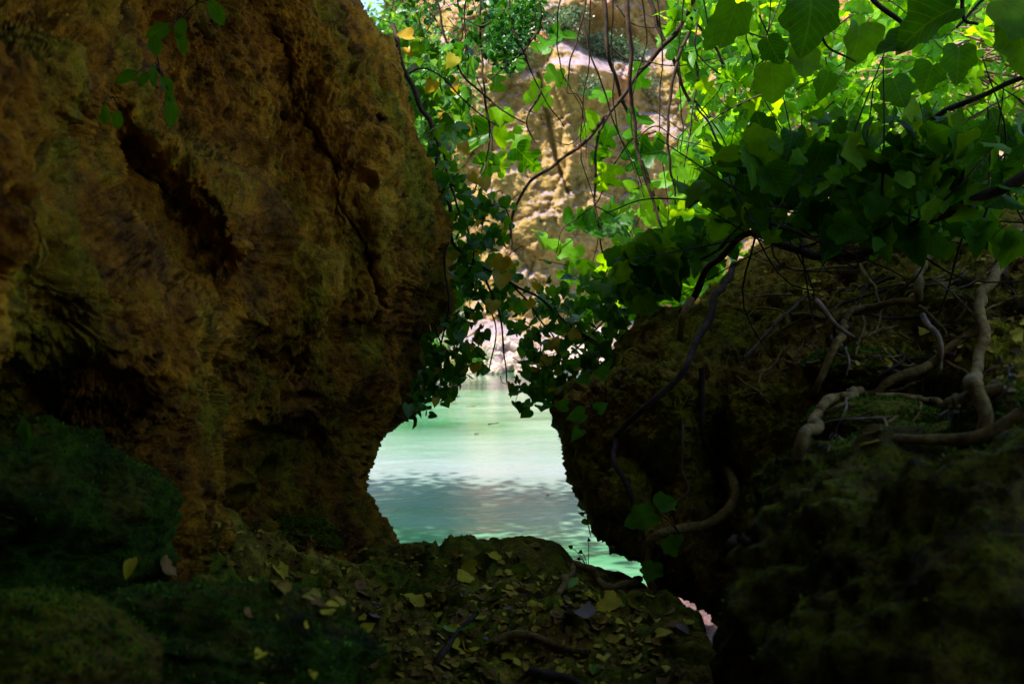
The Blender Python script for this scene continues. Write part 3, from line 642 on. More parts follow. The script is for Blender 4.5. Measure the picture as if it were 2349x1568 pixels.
tree((-3.3, 22.5, 0.2), 9.5, [2.0, 1.8, 3.2, 46, 0.60, 0.32], 9500, 0.11, 'tall bright tree against the sky beside the left rock wall, highest of the far trees', (0.2, 0), trunk_r=.16)
tree((-2.3, 25.0, 0.4), 8.0, [1.1, 1.2, 2.8, 45, 0.62, 0.30], 9000, 0.11, 'slender tree with yellow-green crown in front of the cliff, next to the tallest', (0.1, 0))
tree((-1.9, 23.5, 0.2), 3.8, [0.9, 0.9, 1.7, 40, 0.50, 0.26], 6500, 0.09, 'low bushy tree on the left bank just above the shore', (0, 0))
tree((-4.7, 7.6, 0.0), 8.0, [2.4, 2.2, 2.0, 60, 0.72, 0.42], 9000, 0.13, 'unseen broad tree added behind the left rock wall to shade the near water', (0, 0), trunk_r=.16, kind='oval')  # out of view, added for its dappled shadow on the pool
def bush(base, rad, n, leaf, label, mat=M_SHRUB, group=None, nc=16):
    r = empty('shrub', tuple(base), label, 'shrub', group); b = np.array(base, float); tb = Tubes(); fo = Foliage(); cl = []
    for k in range(nc):
        c = b + rdir(1, (0, 0, 0.6))[0] * np.array(rad) * RNG.uniform(0.4, 1); tb.add([b, (b + c) / 2 + RNG.normal(size=3) * .06, c], 0.02, 0.006, 4, wob=0.04); cl.append(c)
    cl = np.array(cl); p = cl[RNG.integers(0, nc, n)] + RNG.normal(size=(n, 3)) * np.array(rad) * 0.25
    fo.add('tiny', p, RNG.uniform(.7, 1.3, n) * leaf, rdir(n, (0, 0, .3)), rdir(n, (0, -.3, .5)))
    tb.build('stem', M_TWIG, r); fo.build('foliage', mat, r); return r
def onc(x, y, off=0.3):
    i = int(np.clip(((x - 1174.5) * 31 / FPX + 14) / 32 * 639, 0, 639)); z = CAMZ + (HOR - y) * 31 / FPX
    j = int(np.argmin(abs(GC[:460, i, 2] - z))); q = GC[j, i]; return (q[0], q[1] - off, q[2])
bush(onc(1400, 110), (1.0, .5, .55), 3600, 0.07, 'grey-green shrub spreading in the hollow high on the cliff')
bush(onc(1290, 55), (0.8, .5, .45), 2200, 0.07, 'silvery shrub left of the hollow near the top of the cliff')
bush(onc(1345, 230), (0.35, .3, .28), 600, 0.06, 'small blue-green tuft growing from the cliff under the hollow')
bush(onc(1175, 130), (0.7, .5, .6), 1800, 0.07, 'dusty shrub on the pale left part of the cliff')
bush(onc(1500, 200), (0.25, .3, .3), 300, 0.06, 'thin green plant clinging to the cliff right of the hollow')
bush(onc(1440, 425), (0.3, .2, .15), 200, 0.05, 'tiny green sprig on the ochre cliff ledge')
bush((-1.95, 26.2, 0.4), (0.9, .6, .55), 2600, 0.06, 'green shrub on the left end of the far bank at the waterline', M_FAR)
bush((-0.9, 27.6, 0.35), (0.45, .4, .35), 900, 0.055, 'little green bush among the pale stones of the bank', M_FAR)

# ================================================================== VINES, FIG, CANOPY
def imgleaf(fo, kind, items):
    """items: x, y, depth, size m, tip direction angle (deg, 0 = right, 90 = up), tilt"""
    a = np.array(items, float); pos = P(a[:, 0], a[:, 1], a[:, 2]); an = np.radians(a[:, 4])
    tip = np.stack([np.cos(an), RNG.normal(size=len(a)) * .25, np.sin(an)], 1)
    nor = np.stack([RNG.normal(size=len(a)) * .35, -np.ones(len(a)), a[:, 5] + RNG.normal(size=len(a)) * .2], 1)
    if kind == 'fig':
        e = np.arange(len(a)) % 2 == 0; fo.add('fig', pos[e], a[e, 3] * .85, tip[e], nor[e], .7, .6); e = ~e
        if e.any(): fo.add('fig2', pos[e], a[e, 3] * .9, tip[e], nor[e], .7, .6)
    else: fo.add(kind, pos, a[:, 3], tip, nor, .5, .5)
def tip_twigs(tb, pos, n, reach=0.10, r=0.0018):
    for k in RNG.choice(len(pos), min(n, len(pos)), replace=False):
        p = pos[k]; q = p + RNG.normal(size=3) * reach * np.array([1, 1, .6]) + [0, 0, reach * .8]; tb.add([p, (p + q) / 2 + RNG.normal(size=3) * reach * .15, q], r, r * 1.6, 4, 3)

# --- fig tree: stems crossing the opening, bright lobed leaves
fig = empty('fig_tree', tuple(P(1640, -150, 4.4)), 'fig tree with dark crossing stems and bright lobed leaves in front of the cliff', 'tree')
tb = Tubes()
def stem(pts, r0, r1, sides=7, t=None):
    q = [P(x, y, d) for x, y, d in pts]; return (t or tb).add(q, r0, r1, sides, 7, wob=0.012)
XS = [[(x0 + random.uniform(-60, 60) * j_ / 3 + (random.uniform(-12, 12)), -60 + j_ * L_0 / 4, 4.3 + .1 * j_) for j_ in range(5)] for x0, L_0 in [(1040, 500), (1080, 620), (1290, 420), (1350, 800), (1420, 700), (1470, 640), (1510, 760), (1560, 700), (1620, 500), (1700, 520), (1780, 420)]]
S = [stem(q_, .0032, .0014) for q_ in XS] + [stem([(1600, -150, 4.3), (1590, 0, 4.4), (1560, 55, 4.45), (1500, 130, 4.5), (1420, 232, 4.55), (1340, 325, 4.6), (1250, 388, 4.6), (1198, 440, 4.65), (1175, 510, 4.7), (1171, 570, 4.7)], .012, .0042),
     stem([(1380, -100, 4.5), (1388, 40, 4.5), (1395, 110, 4.5), (1412, 190, 4.55), (1440, 262, 4.6), (1480, 380, 4.6), (1502, 455, 4.6), (1535, 560, 4.7)], .010, .0045),
     stem([(1436, -100, 4.2), (1443, 90, 4.2), (1450, 200, 4.25), (1456, 330, 4.3), (1478, 400, 4.3), (1530, 555, 4.3)], .010, .005),
     stem([(1475, -60, 4.6), (1500, 50, 4.6), (1530, 110, 4.6), (1557, 175, 4.65), (1590, 250, 4.7), (1625, 335, 4.7), (1650, 430, 4.8), (1672, 560, 4.8)], .010, .004),
     stem([(1418, 235, 4.55), (1380, 290, 4.5), (1367, 330, 4.5), (1371, 400, 4.5), (1364, 470, 4.5), (1372, 525, 4.5), (1386, 600, 4.5), (1392, 690, 4.55)], .0065, .003),
     stem([(1578, 70, 4.4), (1550, 170, 4.4), (1532, 280, 4.4), (1540, 390, 4.45), (1552, 480, 4.5), (1545, 560, 4.5)], .0075, .003),
     stem([(1585, 80, 4.5), (1600, 180, 4.5), (1580, 300, 4.5), (1570, 420, 4.5)], .005, .002),
     stem([(1580, 30, 4.5), (1640, 110, 4.6), (1680, 190, 4.7), (1700, 260, 4.8)], .006, .003),
     stem([(1590, 20, 4.6), (1660, 60, 4.6), (1760, 90, 4.7)], .005, .003),
     stem([(1400, 100, 4.5), (1440, 130, 4.5), (1530, 150, 4.5), (1640, 135, 4.6)], .004, .002),
     stem([(1410, 10, 4.6), (1450, 50, 4.6), (1510, 66, 4.6), (1600, 62, 4.7)], .004, .002),
     stem([(1502, 300, 4.6), (1450, 320, 4.6), (1400, 400, 4.6), (1365, 470, 4.5), (1290, 520, 4.5), (1270, 580, 4.5)], .0038, .0018),
     stem([(1367, 475, 4.5), (1420, 500, 4.5), (1450, 540, 4.5)], .003, .0015),
     stem([(1640, 440, 4.7), (1580, 470, 4.7), (1500, 540, 4.7), (1430, 620, 4.7), (1300, 700, 4.7)], .005, .002),
     stem([(1450, 330, 4.4), (1500, 290, 4.4), (1560, 320, 4.4), (1640, 340, 4.4)], .003, .002),
     stem([(1345, -20, 4.0), (1338, 40, 4.0), (1322, 95, 4.0), (1305, 160, 4.0), (1301, 206, 4.0), (1325, 213, 4.0), (1343, 240, 4.0), (1342, 285, 4.0), (1312, 328, 4.0), (1272, 320, 4.0)], .0036, .0016),
     stem([(1338, 30, 4.1), (1360, 130, 4.1), (1400, 250, 4.15), (1440, 350, 4.2), (1478, 450, 4.2)], .004, .002)]
fo = Foliage()
imgleaf(fo, 'fig', [(1395, 225, 4.6, .13, 150, .2), (1375, 275, 4.6, .13, 210, .3), (1400, 290, 4.6, .13, 250, .2), (1440, 262, 4.55, .12, 340, .3), (1395, 380, 4.5, .13, 260, .3), (1365, 345, 4.6, .12, 290, .1),
                    (1470, 200, 4.7, .13, 100, .3), (1455, 300, 4.6, .12, 250, .2), (1455, 345, 4.6, .13, 290, .2), (1250, 570, 4.5, .14, 90, .1), (1300, 520, 4.5, .14, 10, .4), (1345, 520, 4.5, .15, 20, .5),
                    (1330, 590, 4.5, .14, 150, .4), (1355, 600, 4.5, .13, 250, .1), (1370, 620, 4.5, .12, 300, .2), (1420, 500, 4.5, .15, 60, .4), (1480, 480, 4.6, .16, 120, .4), (1520, 430, 4.7, .13, 80, .3),
                    (1500, 520, 4.6, .15, 30, .4), (1570, 390, 4.6, .15, 270, .1), (1520, 345, 4.5, .15, 190, .4), (1540, 355, 4.5, .13, 300, .3), (1345, 680, 4.4, .15, 270, .1), (1390, 700, 4.4, .13, 290, .2), (1340, 640, 4.4, .13, 170, .3),
                    (1480, 600, 4.6, .14, 80, .3), (1530, 600, 4.6, .14, 20, .3), (1420, 640, 4.6, .14, 280, .3),
                    (1240, 120, 4.6, .12, 60, .4), (1265, 90, 4.6, .12, 10, .5), (1255, 165, 4.6, .13, 340, .6), (1200, 140, 4.6, .14, 200, .3), (1215, 205, 4.6, .13, 330, .2), (1150, 250, 4.6, .15, 260, .3), (1175, 300, 4.6, .14, 300, .3), (1125, 300, 4.6, .14, 200, .5), (1185, 340, 4.5, .15, 315, .4),
                    (1120, 350, 4.5, .12, 265, .2), (1140, 355, 4.5, .11, 290, .2), (1100, 330, 4.6, .12, 170, .5), (1135, 205, 4.6, .1, 80, .2)])
# lit mass on the right
q = region([(1530, -60), (2500, -60), (2500, 330), (2100, 330), (1750, 470), (1660, 560), (1570, 600), (1550, 420), (1590, 250), (1530, 100)], 2600, 4.4, 8.0, 0.5)
fo.add('fig', q[::2], RNG.uniform(.05, .12, len(q[::2])), rdir(len(q[::2]), (0, -.1, -.7)), rdir(len(q[::2]), (.1, -.4, .9)), .6, .6)
fo.add('fig2', q[1::2], RNG.uniform(.05, .12, len(q[1::2])), rdir(len(q[1::2]), (0, -.1, -.7)), rdir(len(q[1::2]), (.1, -.4, .9)), .6, .6)
q2 = region([(1430, 470), (1640, 480), (1700, 560), (1600, 690), (1480, 720), (1400, 660)], 110, 4.2, 5.5)
fo.add('fig', q2, RNG.uniform(.09, .16, len(q2)), rdir(len(q2), (0, -.1, -.6)), rdir(len(q2), (.1, -.5, .8)))
tip_twigs(tb, q, 260, 0.2, .0022)
build_stems(tb, 'branch', M_BARK, fig, 28); fo.build('foliage', M_FIG, fig)

# --- second layer: climbing vine canopy over the right outcrop, in the shade of the overhang
vine = empty('climbing_vine', tuple(P(2349, 420, 2.6)), 'tangled broad-leaved vine massed in deep shade above the right outcrop', 'vine'); tb = Tubes(); fo = Foliage()
for pts, r0, r1 in [([(1690, 530, 3.2), (1740, 540, 3.1), (1800, 560, 3.0), (1880, 590, 2.9), (1960, 585, 2.8), (2060, 545, 2.7), (2160, 490, 2.6), (2360, 400, 2.5)], .009, .013),
                    ([(1560, 712, 3.3), (1590, 670, 3.25), (1640, 600, 3.15), (1690, 545, 3.05), (1760, 535, 3.0)], .011, .008), ([(1690, 540, 3.2), (1600, 600, 3.4), (1500, 680, 3.6)], .005, .003),
                    ([(1750, 500, 3), (1700, 420, 3.1), (1650, 330, 3.3), (1600, 240, 3.5)], .005, .003), ([(1900, 500, 2.8), (2100, 300, 2.8), (2400, 150, 2.6)], .008, .006)]:
    stem(pts, r0, r1, 8, tb)
q = region([(1580, 440), (1700, 330), (1850, 270), (2060, 260), (2450, 300), (2450, 560), (2100, 560), (1760, 530), (1640, 500)], 800, 2.5, 3.9, .52)
fo.add('vine', q, RNG.uniform(.035, .08, len(q)), rdir(len(q), (0, -.2, -.6)), rdir(len(q), (0, -.5, .7)), .6, .7)
q = region([(1430, 560), (1600, 520), (1700, 520), (1640, 610), (1520, 670), (1440, 700), (1400, 640)], 170, 3.3, 3.9)
fo.add('vine', q, RNG.uniform(.045, .09, len(q)), rdir(len(q), (0, -.2, -.6)), rdir(len(q), (0, -.7, .8)), .6, .6)

for k in range(60):   # bare tangle
    x0, y0, d0 = random.uniform(1700, 2400), random.uniform(430, 560), random.uniform(2.6, 3.3)
    p = P(x0, y0, d0); v = rdir(1, (0, 0, .2))[0] * .18; tb.add([p, p + v + RNG.normal(size=3) * .04, p + v * 2 + RNG.normal(size=3) * .06], .003, .0015, 5, 4)
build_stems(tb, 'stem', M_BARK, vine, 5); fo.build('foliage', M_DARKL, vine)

# --- big leaves nearest the lens, top right
near = empty('overhanging_branch', tuple(P(2100, -60, 2.5)), 'branch of very large soft-focus green leaves hanging into the top right corner', 'branch'); tb = Tubes(); fo = Foliage()
for pts, r0, r1 in [([(1960, -60, 2.4), (2010, 20, 2.4), (2070, 60, 2.4), (2100, 90, 2.4)], .007, .004), ([(1820, -60, 2.5), (1815, 60, 2.5)], .004, .002), ([(2200, -60, 2.3), (2215, 40, 2.3), (2250, 60, 2.3)], .005, .003),
                    ([(1880, 30, 2.6), (1900, 110, 2.6), (1960, 150, 2.6)], .004, .002), ([(2480, 10, 2.5), (2300, -20, 2.5), (2200, 60, 2.5)], .005, .003)]: stem(pts, r0, r1, 7, tb)
imgleaf(fo, 'vine', [(1690, 10, 2.5, 0.102, 250, .5), (1860, -10, 2.5, 0.116, 270, .6), (1970, 60, 2.6, 0.088, 270, .4), (2190, 20, 2.3, 0.129, 200, .9), (2110, 90, 2.4, 0.095, 190, .8),
                     (2290, 0, 2.2, 0.129, 330, .9), (2335, 50, 2.2, 0.102, 280, .6), (1850, 110, 2.6, 0.075, 260, .3), (1760, 90, 2.6, 0.068, 300, .4), (2200, 110, 2.5, 0.088, 260, .2),
                     (2140, 150, 2.6, 0.068, 250, .3), (1770, 150, 2.7, 0.095, 280, .3), (1650, 60, 2.8, 0.068, 240, .5), (1900, 170, 2.8, 0.068, 250, .5), (2050, 180, 2.7, 0.075, 290, .3)])
build_stems(tb, 'branch', M_BARK, near, 5); fo.build('foliage', M_VINE, near)

# --- bare grey twigs on the far right
tw = empty('bare_shrub', tuple(P(2400, 200, 5.2)), 'bare pinkish-grey twigs criss-crossing behind the leaves at the right edge', 'shrub'); tb = Tubes()
for k in range(46):
    x0, y0 = random.uniform(2330, 2460), random.uniform(40, 260); an = math.radians(random.uniform(150, 225)); L = random.uniform(180, 480); dd = random.uniform(4.8, 6)
    stem([(x0, y0, dd), (x0 + L * .5 * math.cos(an), y0 - L * .5 * math.sin(an) + random.uniform(-20, 20), dd), (x0 + L * math.cos(an), y0 - L * math.sin(an) + 20, dd + .2)], .008 * random.uniform(.5, 1.2), .003, 6, tb)
build_stems(tb, 'twig', M_TWIG, tw, 46)

# --- ivy over the edge of the left wall
ivy = empty('ivy_vine', tuple(P(950, 150, 3.7)), 'dark ivy with a few yellow leaves trailing from the left wall down to the water', 'ivy'); tb = Tubes(); fo = Foliage()
ST = [([(900, 60, 3.9), (930, 165, 3.8), (960, 230, 3.75), (988, 275, 3.7), (1005, 330, 3.65), (1010, 400, 3.6), (1030, 470, 3.6), (1034, 540, 3.6), (1060, 580, 3.6), (1110, 610, 3.6), (1180, 650, 3.6), (1240, 690, 3.6), (1300, 740, 3.6), (1370, 790, 3.6)], .009, .003),
      ([(930, 170, 3.8), (990, 160, 3.8), (1080, 250, 3.85), (1150, 290, 3.9)], .003, .002), ([(1010, 400, 3.6), (1060, 440, 3.6), (1110, 470, 3.6), (1160, 480, 3.6), (1170, 550, 3.6)], .004, .002),
      ([(1034, 520, 3.6), (1020, 620, 3.55), (1030, 700, 3.5), (1010, 800, 3.5), (1000, 880, 3.5)], .004, .002), ([(1110, 610, 3.6), (1150, 740, 3.6), (1160, 820, 3.6), (1165, 880, 3.6)], .004, .002),
      ([(1060, 580, 3.6), (1100, 680, 3.6), (1140, 760, 3.6), (1120, 850, 3.6)], .003, .002), ([(1180, 650, 3.6), (1230, 720, 3.6), (1280, 800, 3.6), (1250, 880, 3.6), (1200, 920, 3.6)], .0035, .0015),
      ([(1300, 740, 3.6), (1380, 800, 3.5), (1330, 880, 3.45), (1270, 910, 3.45)], .0035, .0015), ([(1010, 330, 3.65), (1040, 440, 3.65), (1080, 560, 3.6), (1090, 640, 3.6)], .004, .002),
      ([(1000, 740, 3.5), (1020, 820, 3.5), (1000, 900, 3.45), (960, 930, 3.45)], .003, .0012), ([(1000, 0, 4.2), (1040, 130, 4.2), (1100, 210, 4.2), (1200, 280, 4.2)], .005, .003),
      ([(1100, -20, 4.3), (1104, 110, 4.3), (1112, 230, 4.3), (1125, 330, 4.3), (1090, 440, 4.2)], .005, .003), ([(1390, 730, 3.6), (1300, 820, 3.5), (1220, 860, 3.5)], .003, .0015)]
cl = []
for pts, a, b in ST: cl.append(stem(pts, a, b, 6, tb))
cl = np.vstack(cl)
def ivyscatter(poly, n, d0, d1, s0=.026, s1=.044):
    q = region(poly, n, d0, d1, 0.38); fo.add('ivy', q, RNG.uniform(s0, s1, len(q)), rdir(len(q), (0, -.2, -1.0)), rdir(len(q), (0, -1.0, .7)))
    tip_twigs(tb, q, n // 6, .04, .0009)
ivyscatter([(975, 290), (1010, 290), (1075, 430), (1180, 460), (1190, 640), (1260, 700), (1400, 790), (1400, 880), (1300, 900), (1220, 870), (1190, 780), (1100, 680), (1045, 700), (1035, 520), (1010, 430)], 520, 3.45, 3.9)
ivyscatter([(900, 130), (960, 60), (1090, 120), (1080, 330), (1000, 330), (940, 240)], 170, 3.8, 4.5, .03, .06)
ivyscatter([(1020, 720), (1110, 700), (1110, 850), (1060, 890), (1010, 860), (975, 840), (965, 775)], 120, 3.4, 3.6)
ivyscatter([(970, 850), (1040, 840), (1050, 890), (985, 960), (930, 970), (925, 935)], 60, 3.35, 3.5)
ivyscatter([(1190, 830), (1390, 820), (1340, 890), (1270, 930), (1190, 945), (1165, 890)], 70, 3.4, 3.6)
ivyscatter([(1250, 590), (1420, 640), (1440, 760), (1400, 840), (1300, 760), (1230, 680)], 150, 3.5, 3.9, .03, .055)
build_stems(tb, 'stem', M_BARK, ivy, 13); fo.build('foliage', M_IVY, ivy)
for it in [(1155, 590, 3.5, .06, 250, .1), (1150, 630, 3.5, .06, 265, .1), (1170, 600, 3.5, .045, 220, .2), (1110, 410, 3.55, .045, 280, .1), (1080, 400, 3.55, .04, 300, .1), (1060, 345, 3.6, .04, 60, .1), (1130, 690, 3.5, .045, 270, .1), (1215, 690, 3.5, .035, 270, 0), (1235, 650, 3.5, .035, 260, 0), (1320, 775, 3.5, .04, 100, 0), (1255, 820, 3.5, .05, 250, 0), (1270, 800, 3.5, .045, 80, 0), (1320, 925, 3.45, .04, 265, 0), (1068, 800, 3.5, .035, 20, 0)]:
    f2 = Foliage(); imgleaf(f2, 'ivy', [it]); f2.build('yellow_leaf', M_YEL, ivy)

# --- fine-leaved branch hanging from the top centre
fb = empty('hanging_branch', tuple(P(1180, -80, 4.1)), 'dark branch of many small oval leaves hanging from the top centre before the cliff', 'branch'); tb = Tubes(); fo = Foliage()
for pts in ([(1180, -80, 4.1), (1170, 30, 4.1), (1200, 120, 4.1), (1240, 210, 4.1), (1290, 290, 4.1)], [(1170, 20, 4.1), (1110, 60, 4.1), (1060, 40, 4.1)], [(1200, 120, 4.1), (1150, 160, 4.1), (1120, 190, 4.1)], [(1200, 120, 4.1), (1240, 60, 4.1), (1230, -30, 4.1)], [(1240, 210, 4.1), (1210, 270, 4.1), (1230, 330, 4.1)]):
    stem(pts, .0045, .0018, 6, tb)
q = region([(1130, 30), (1250, -30), (1260, 80), (1230, 160), (1260, 220), (1320, 270), (1300, 310), (1230, 300), (1180, 250), (1170, 180), (1110, 120)], 900, 3.9, 4.4, .4)
fo.add('oval', q, RNG.uniform(.018, .034, len(q)), rdir(len(q), (0, -.2, -.5)), rdir(len(q), (0, -.8, .7)))
q = region([(900, -60), (1220, -60), (1150, 60), (1080, 150), (1040, 190), (950, 160)], 600, 4.2, 5.5, .42)
fo.add('oval', q, RNG.uniform(.025, .05, len(q)), rdir(len(q), (0, -.2, -.5)), rdir(len(q), (0, -.8, .7)))
tip_twigs(tb, q, 120, .08, .001)
build_stems(tb, 'branch', M_BARK, fb, 5); fo.build('foliage', M_SMALL, fb)

# ================================================================== ROOTS
def root(items, r0, r1, label, mat=M_ROOT, name='root', cat_='root', off=0.6):
    if all(len(it) == 2 for it in items):      # lies on the rock: follow its surface closely
        c2 = cat(np.array(items, float), 10); hs = [hit(x, y) for x, y in c2]; hs = [h for h in hs if h is not None]
        Pp = np.array([h[0] for h in hs]); dd = np.linalg.norm(Pp - [0, 0, CAMZ], axis=1); k = 3
        k = 6 if r0 > .006 else 3; mn = np.array([np.percentile(dd[max(0, i - k):i + k + 1], 2 if r0 > .006 else 15) for i in range(len(dd))]); ds = np.array([mn[max(0, i - 2):i + 3].mean() for i in range(len(mn))])
        Pp = np.array([0, 0, CAMZ]) + (Pp - [0, 0, CAMZ]) * ((ds - r0 * off - .008) / dd)[:, None]
        items = [tuple(q) for q in np.vstack([Pp[:1], (Pp[:-2] + Pp[1:-1] * 2 + Pp[2:]) / 4, Pp[-1:]])[::2]] if len(Pp) > 6 else [tuple(q) for q in Pp]
        world = True
    else: world = False
    pts = []
    for it in items:
        if world: pts.append(np.array(it)); continue
        if len(it) == 3: pts.append(P(*it))
        else:
            h = hit(it[0], it[1]); pts.append(h[0] + h[1] * r0 * off if h is not None else P(it[0], it[1], 3.0))
    t = Tubes(); b = pts[0]; e = empty(name, tuple(b), label, cat_) if False else None
    t.add(pts, r0, r1, 9, 8, wob=0.012); o = t.build(name, mat); tag(o, label, cat_)
    # base the object at its first point
    me = o.data; co = np.empty(len(me.vertices) * 3, np.float32); me.vertices.foreach_get('co', co)
    me.vertices.foreach_set('co', (co.reshape(-1, 3) - np.array(b, np.float32)).ravel()); o.location = tuple(b); me.update(); return o
root([(2345, 520), (2290, 620), (2245, 700), (2260, 770), (2245, 830), (2235, 890), (2275, 950), (2270, 1010)], .014, .008, 'thickest pale root coming down at the right edge and kinking left')
root([(2262, 745), (2200, 790), (2120, 840), (2040, 872), (2005, 898), (1940, 905), (1885, 930), (1862, 990), (1840, 1060)], .012, .008, 'long forked root running down left from the thick one')
root([(2250, 550), (2170, 565), (2125, 590), (2108, 640), (2112, 690)], .013, .011, 'pale root bent like a hook, lit on its bend')
root([(2115, 690), (2000, 702), (1955, 715), (1930, 760), (1900, 850), (1870, 895)], .010, .007, 'knotty yellowish root running level then dropping left')
root([(2300, 900), (2200, 920), (2100, 915), (2000, 905)], .007, .005, 'thin dark root lying level below the thick root')
root([(2349, 950), (2260, 1000), (2150, 1010), (2050, 1000)], .009, .006, 'flat root lying over the mossy rock top on the right')
root([(1900, 570), (1960, 560), (2060, 590)], .009, .008, 'short brown root under the vine')

for k in range(60):
    x0, y0 = random.uniform(1760, 2340), random.uniform(560, 960); a = math.radians(random.choice([200, 215, 240, 160, 185, 320]) + random.uniform(-20, 20)); L = random.uniform(25, 45); pt = []
    for j in range(random.randint(4, 8)):
        pt.append((x0, y0)); a += random.uniform(-.5, .5); x0 += L * math.cos(a); y0 -= L * math.sin(a) * .8
        if not (1680 < x0 < 2345 and 560 < y0 < 1040): break
    if len(pt) > 2:
        rr = random.uniform(.0018, .0052)
        root(pt, rr, rr * .5, 'thin brown rootlet in the tangle over the right-hand slope', random.choice([M_ROOT, M_ROOT, M_BARK, M_TWIG]), 'rootlet', 'root', 1.5)
        bpy.context.scene.collection.objects[-1]['group'] = 'rootlets tangled over the right slope'
root([(1660, 1045), (1676, 1110, 2.75), (1670, 1160, 2.72), (1630, 1195, 2.7), (1540, 1217, 2.68), (1500, 1232, 2.68), (1480, 1262, 2.7), (1484, 1310, 2.72), (1495, 1350, 2.74)], .012, .011, 'smooth looping root arching from the outcrop down to the ledge')
root([(1492, 1322), (1440, 1342), (1395, 1352), (1372, 1330), (1352, 1302), (1325, 1298), (1300, 1320), (1272, 1372)], .010, .007, 'root snaking along the ledge rim from the looping root')
root([(1700, 590), (1650, 670), (1608, 770), (1560, 850), (1500, 915), (1420, 990), (1412, 1050), (1445, 1130), (1460, 1230)], .010, .006, 'long dark stem trailing diagonally down the outcrop', M_BARK, 'vine_stem', 'vine', 1.2)
root([(1590, 690, 3.15), (1568, 730, 3.1), (1555, 780)], .012, .009, 'stubby pale branch broken off at the top of the outcrop')
root([(1600, 850), (1610, 960), (1640, 1050), (1665, 1090)], .007, .005, 'thin root hanging down a fold of the outcrop', M_BARK)
root([(1700, 820), (1760, 770), (1800, 720), (1850, 680)], .005, .004, 'thin grey root slanting up across the outcrop', M_TWIG)
root([(1560, 960), (1565, 1060), (1580, 1120), (1545, 1150)], .004, .003, 'hair-thin rootlet curving down the middle of the outcrop', M_TWIG)
root([(1640, 1300), (1680, 1240), (1720, 1250)], .007, .005, 'small dark root low on the outcrop behind the mossy rock', M_BARK)
root([(1195, 1560), (1230, 1540), (1290, 1548), (1340, 1575)], .010, .007, 'brown stick lying among leaves at the bottom centre', M_BARK, 'stick', 'stick')
root([(1140, 1470), (1200, 1462), (1270, 1480), (1350, 1500)], .008, .006, 'pale root half buried in the leaf litter mid-ledge')
root([(1000, 1530), (1060, 1440), (1090, 1400)], .006, .004, 'thin twig lying on the ledge left of centre', M_BARK, 'stick', 'stick')
root([(2120, 720, 2.1), (2150, 780, 2.0), (2158, 850, 2.0)], .006, .004, 'short rootlet dangling below the hook-bent root', M_TWIG)
root([(1870, 690, 2.3), (1920, 740, 2.25), (1960, 770, 2.2)], .006, .004, 'pale broken twig on the earth slope', M_TWIG, 'twig', 'twig')

# small plants rooted on the rocks
def sprig(name, label, kind, items, mat, stemr=0.0015, base=None):
    b = P(*base); e = empty(name, tuple(b), label, 'plant'); t = Tubes(); f = Foliage()
    for x, y, d, *_ in items: q = P(x, y, d); t.add([b, (b + q) / 2 + [0, 0, .01], q], stemr, stemr * .7, 5, 4)
    build_stems(t, 'stem', M_BARK, e, 20)
    for it in items: f = Foliage(); imgleaf(f, kind, [it]); f.build('leaf', mat, e)
    return e
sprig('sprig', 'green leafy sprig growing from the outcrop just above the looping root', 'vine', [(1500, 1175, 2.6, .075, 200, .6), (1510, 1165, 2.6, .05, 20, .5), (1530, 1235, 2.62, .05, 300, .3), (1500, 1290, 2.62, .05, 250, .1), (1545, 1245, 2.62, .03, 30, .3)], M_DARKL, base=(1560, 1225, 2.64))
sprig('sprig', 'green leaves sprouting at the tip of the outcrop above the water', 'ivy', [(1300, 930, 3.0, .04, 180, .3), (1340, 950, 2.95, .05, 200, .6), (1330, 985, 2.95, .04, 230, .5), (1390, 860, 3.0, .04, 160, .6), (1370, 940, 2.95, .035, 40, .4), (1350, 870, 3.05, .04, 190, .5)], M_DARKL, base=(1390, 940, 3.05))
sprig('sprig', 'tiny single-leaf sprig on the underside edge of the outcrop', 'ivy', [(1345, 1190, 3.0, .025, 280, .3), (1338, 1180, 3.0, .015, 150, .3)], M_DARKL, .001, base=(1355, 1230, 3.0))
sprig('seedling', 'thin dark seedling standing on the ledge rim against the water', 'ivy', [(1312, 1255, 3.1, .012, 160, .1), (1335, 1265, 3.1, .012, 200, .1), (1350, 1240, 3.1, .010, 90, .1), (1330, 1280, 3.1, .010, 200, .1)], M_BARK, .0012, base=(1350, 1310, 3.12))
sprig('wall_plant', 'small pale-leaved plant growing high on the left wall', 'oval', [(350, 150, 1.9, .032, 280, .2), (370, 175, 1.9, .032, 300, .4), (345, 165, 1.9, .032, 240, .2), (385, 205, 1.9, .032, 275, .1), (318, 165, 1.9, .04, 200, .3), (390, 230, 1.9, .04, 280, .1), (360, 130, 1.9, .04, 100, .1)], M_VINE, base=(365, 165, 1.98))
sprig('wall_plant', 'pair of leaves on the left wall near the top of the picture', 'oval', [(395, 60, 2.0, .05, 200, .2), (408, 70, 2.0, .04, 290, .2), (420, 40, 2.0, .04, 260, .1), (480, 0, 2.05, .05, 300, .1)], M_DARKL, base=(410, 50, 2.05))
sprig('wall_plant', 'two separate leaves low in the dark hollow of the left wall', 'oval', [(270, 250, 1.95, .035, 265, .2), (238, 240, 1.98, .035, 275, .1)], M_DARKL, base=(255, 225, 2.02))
sprig('sprig', 'single slender leaf standing on the dark mossy rock at left', 'oval', [(62, 1010, 1.55, .03, 90, .1), (60, 1030, 1.55, .02, 60, .1)], M_DARKL, .001, base=(66, 1060, 1.56))

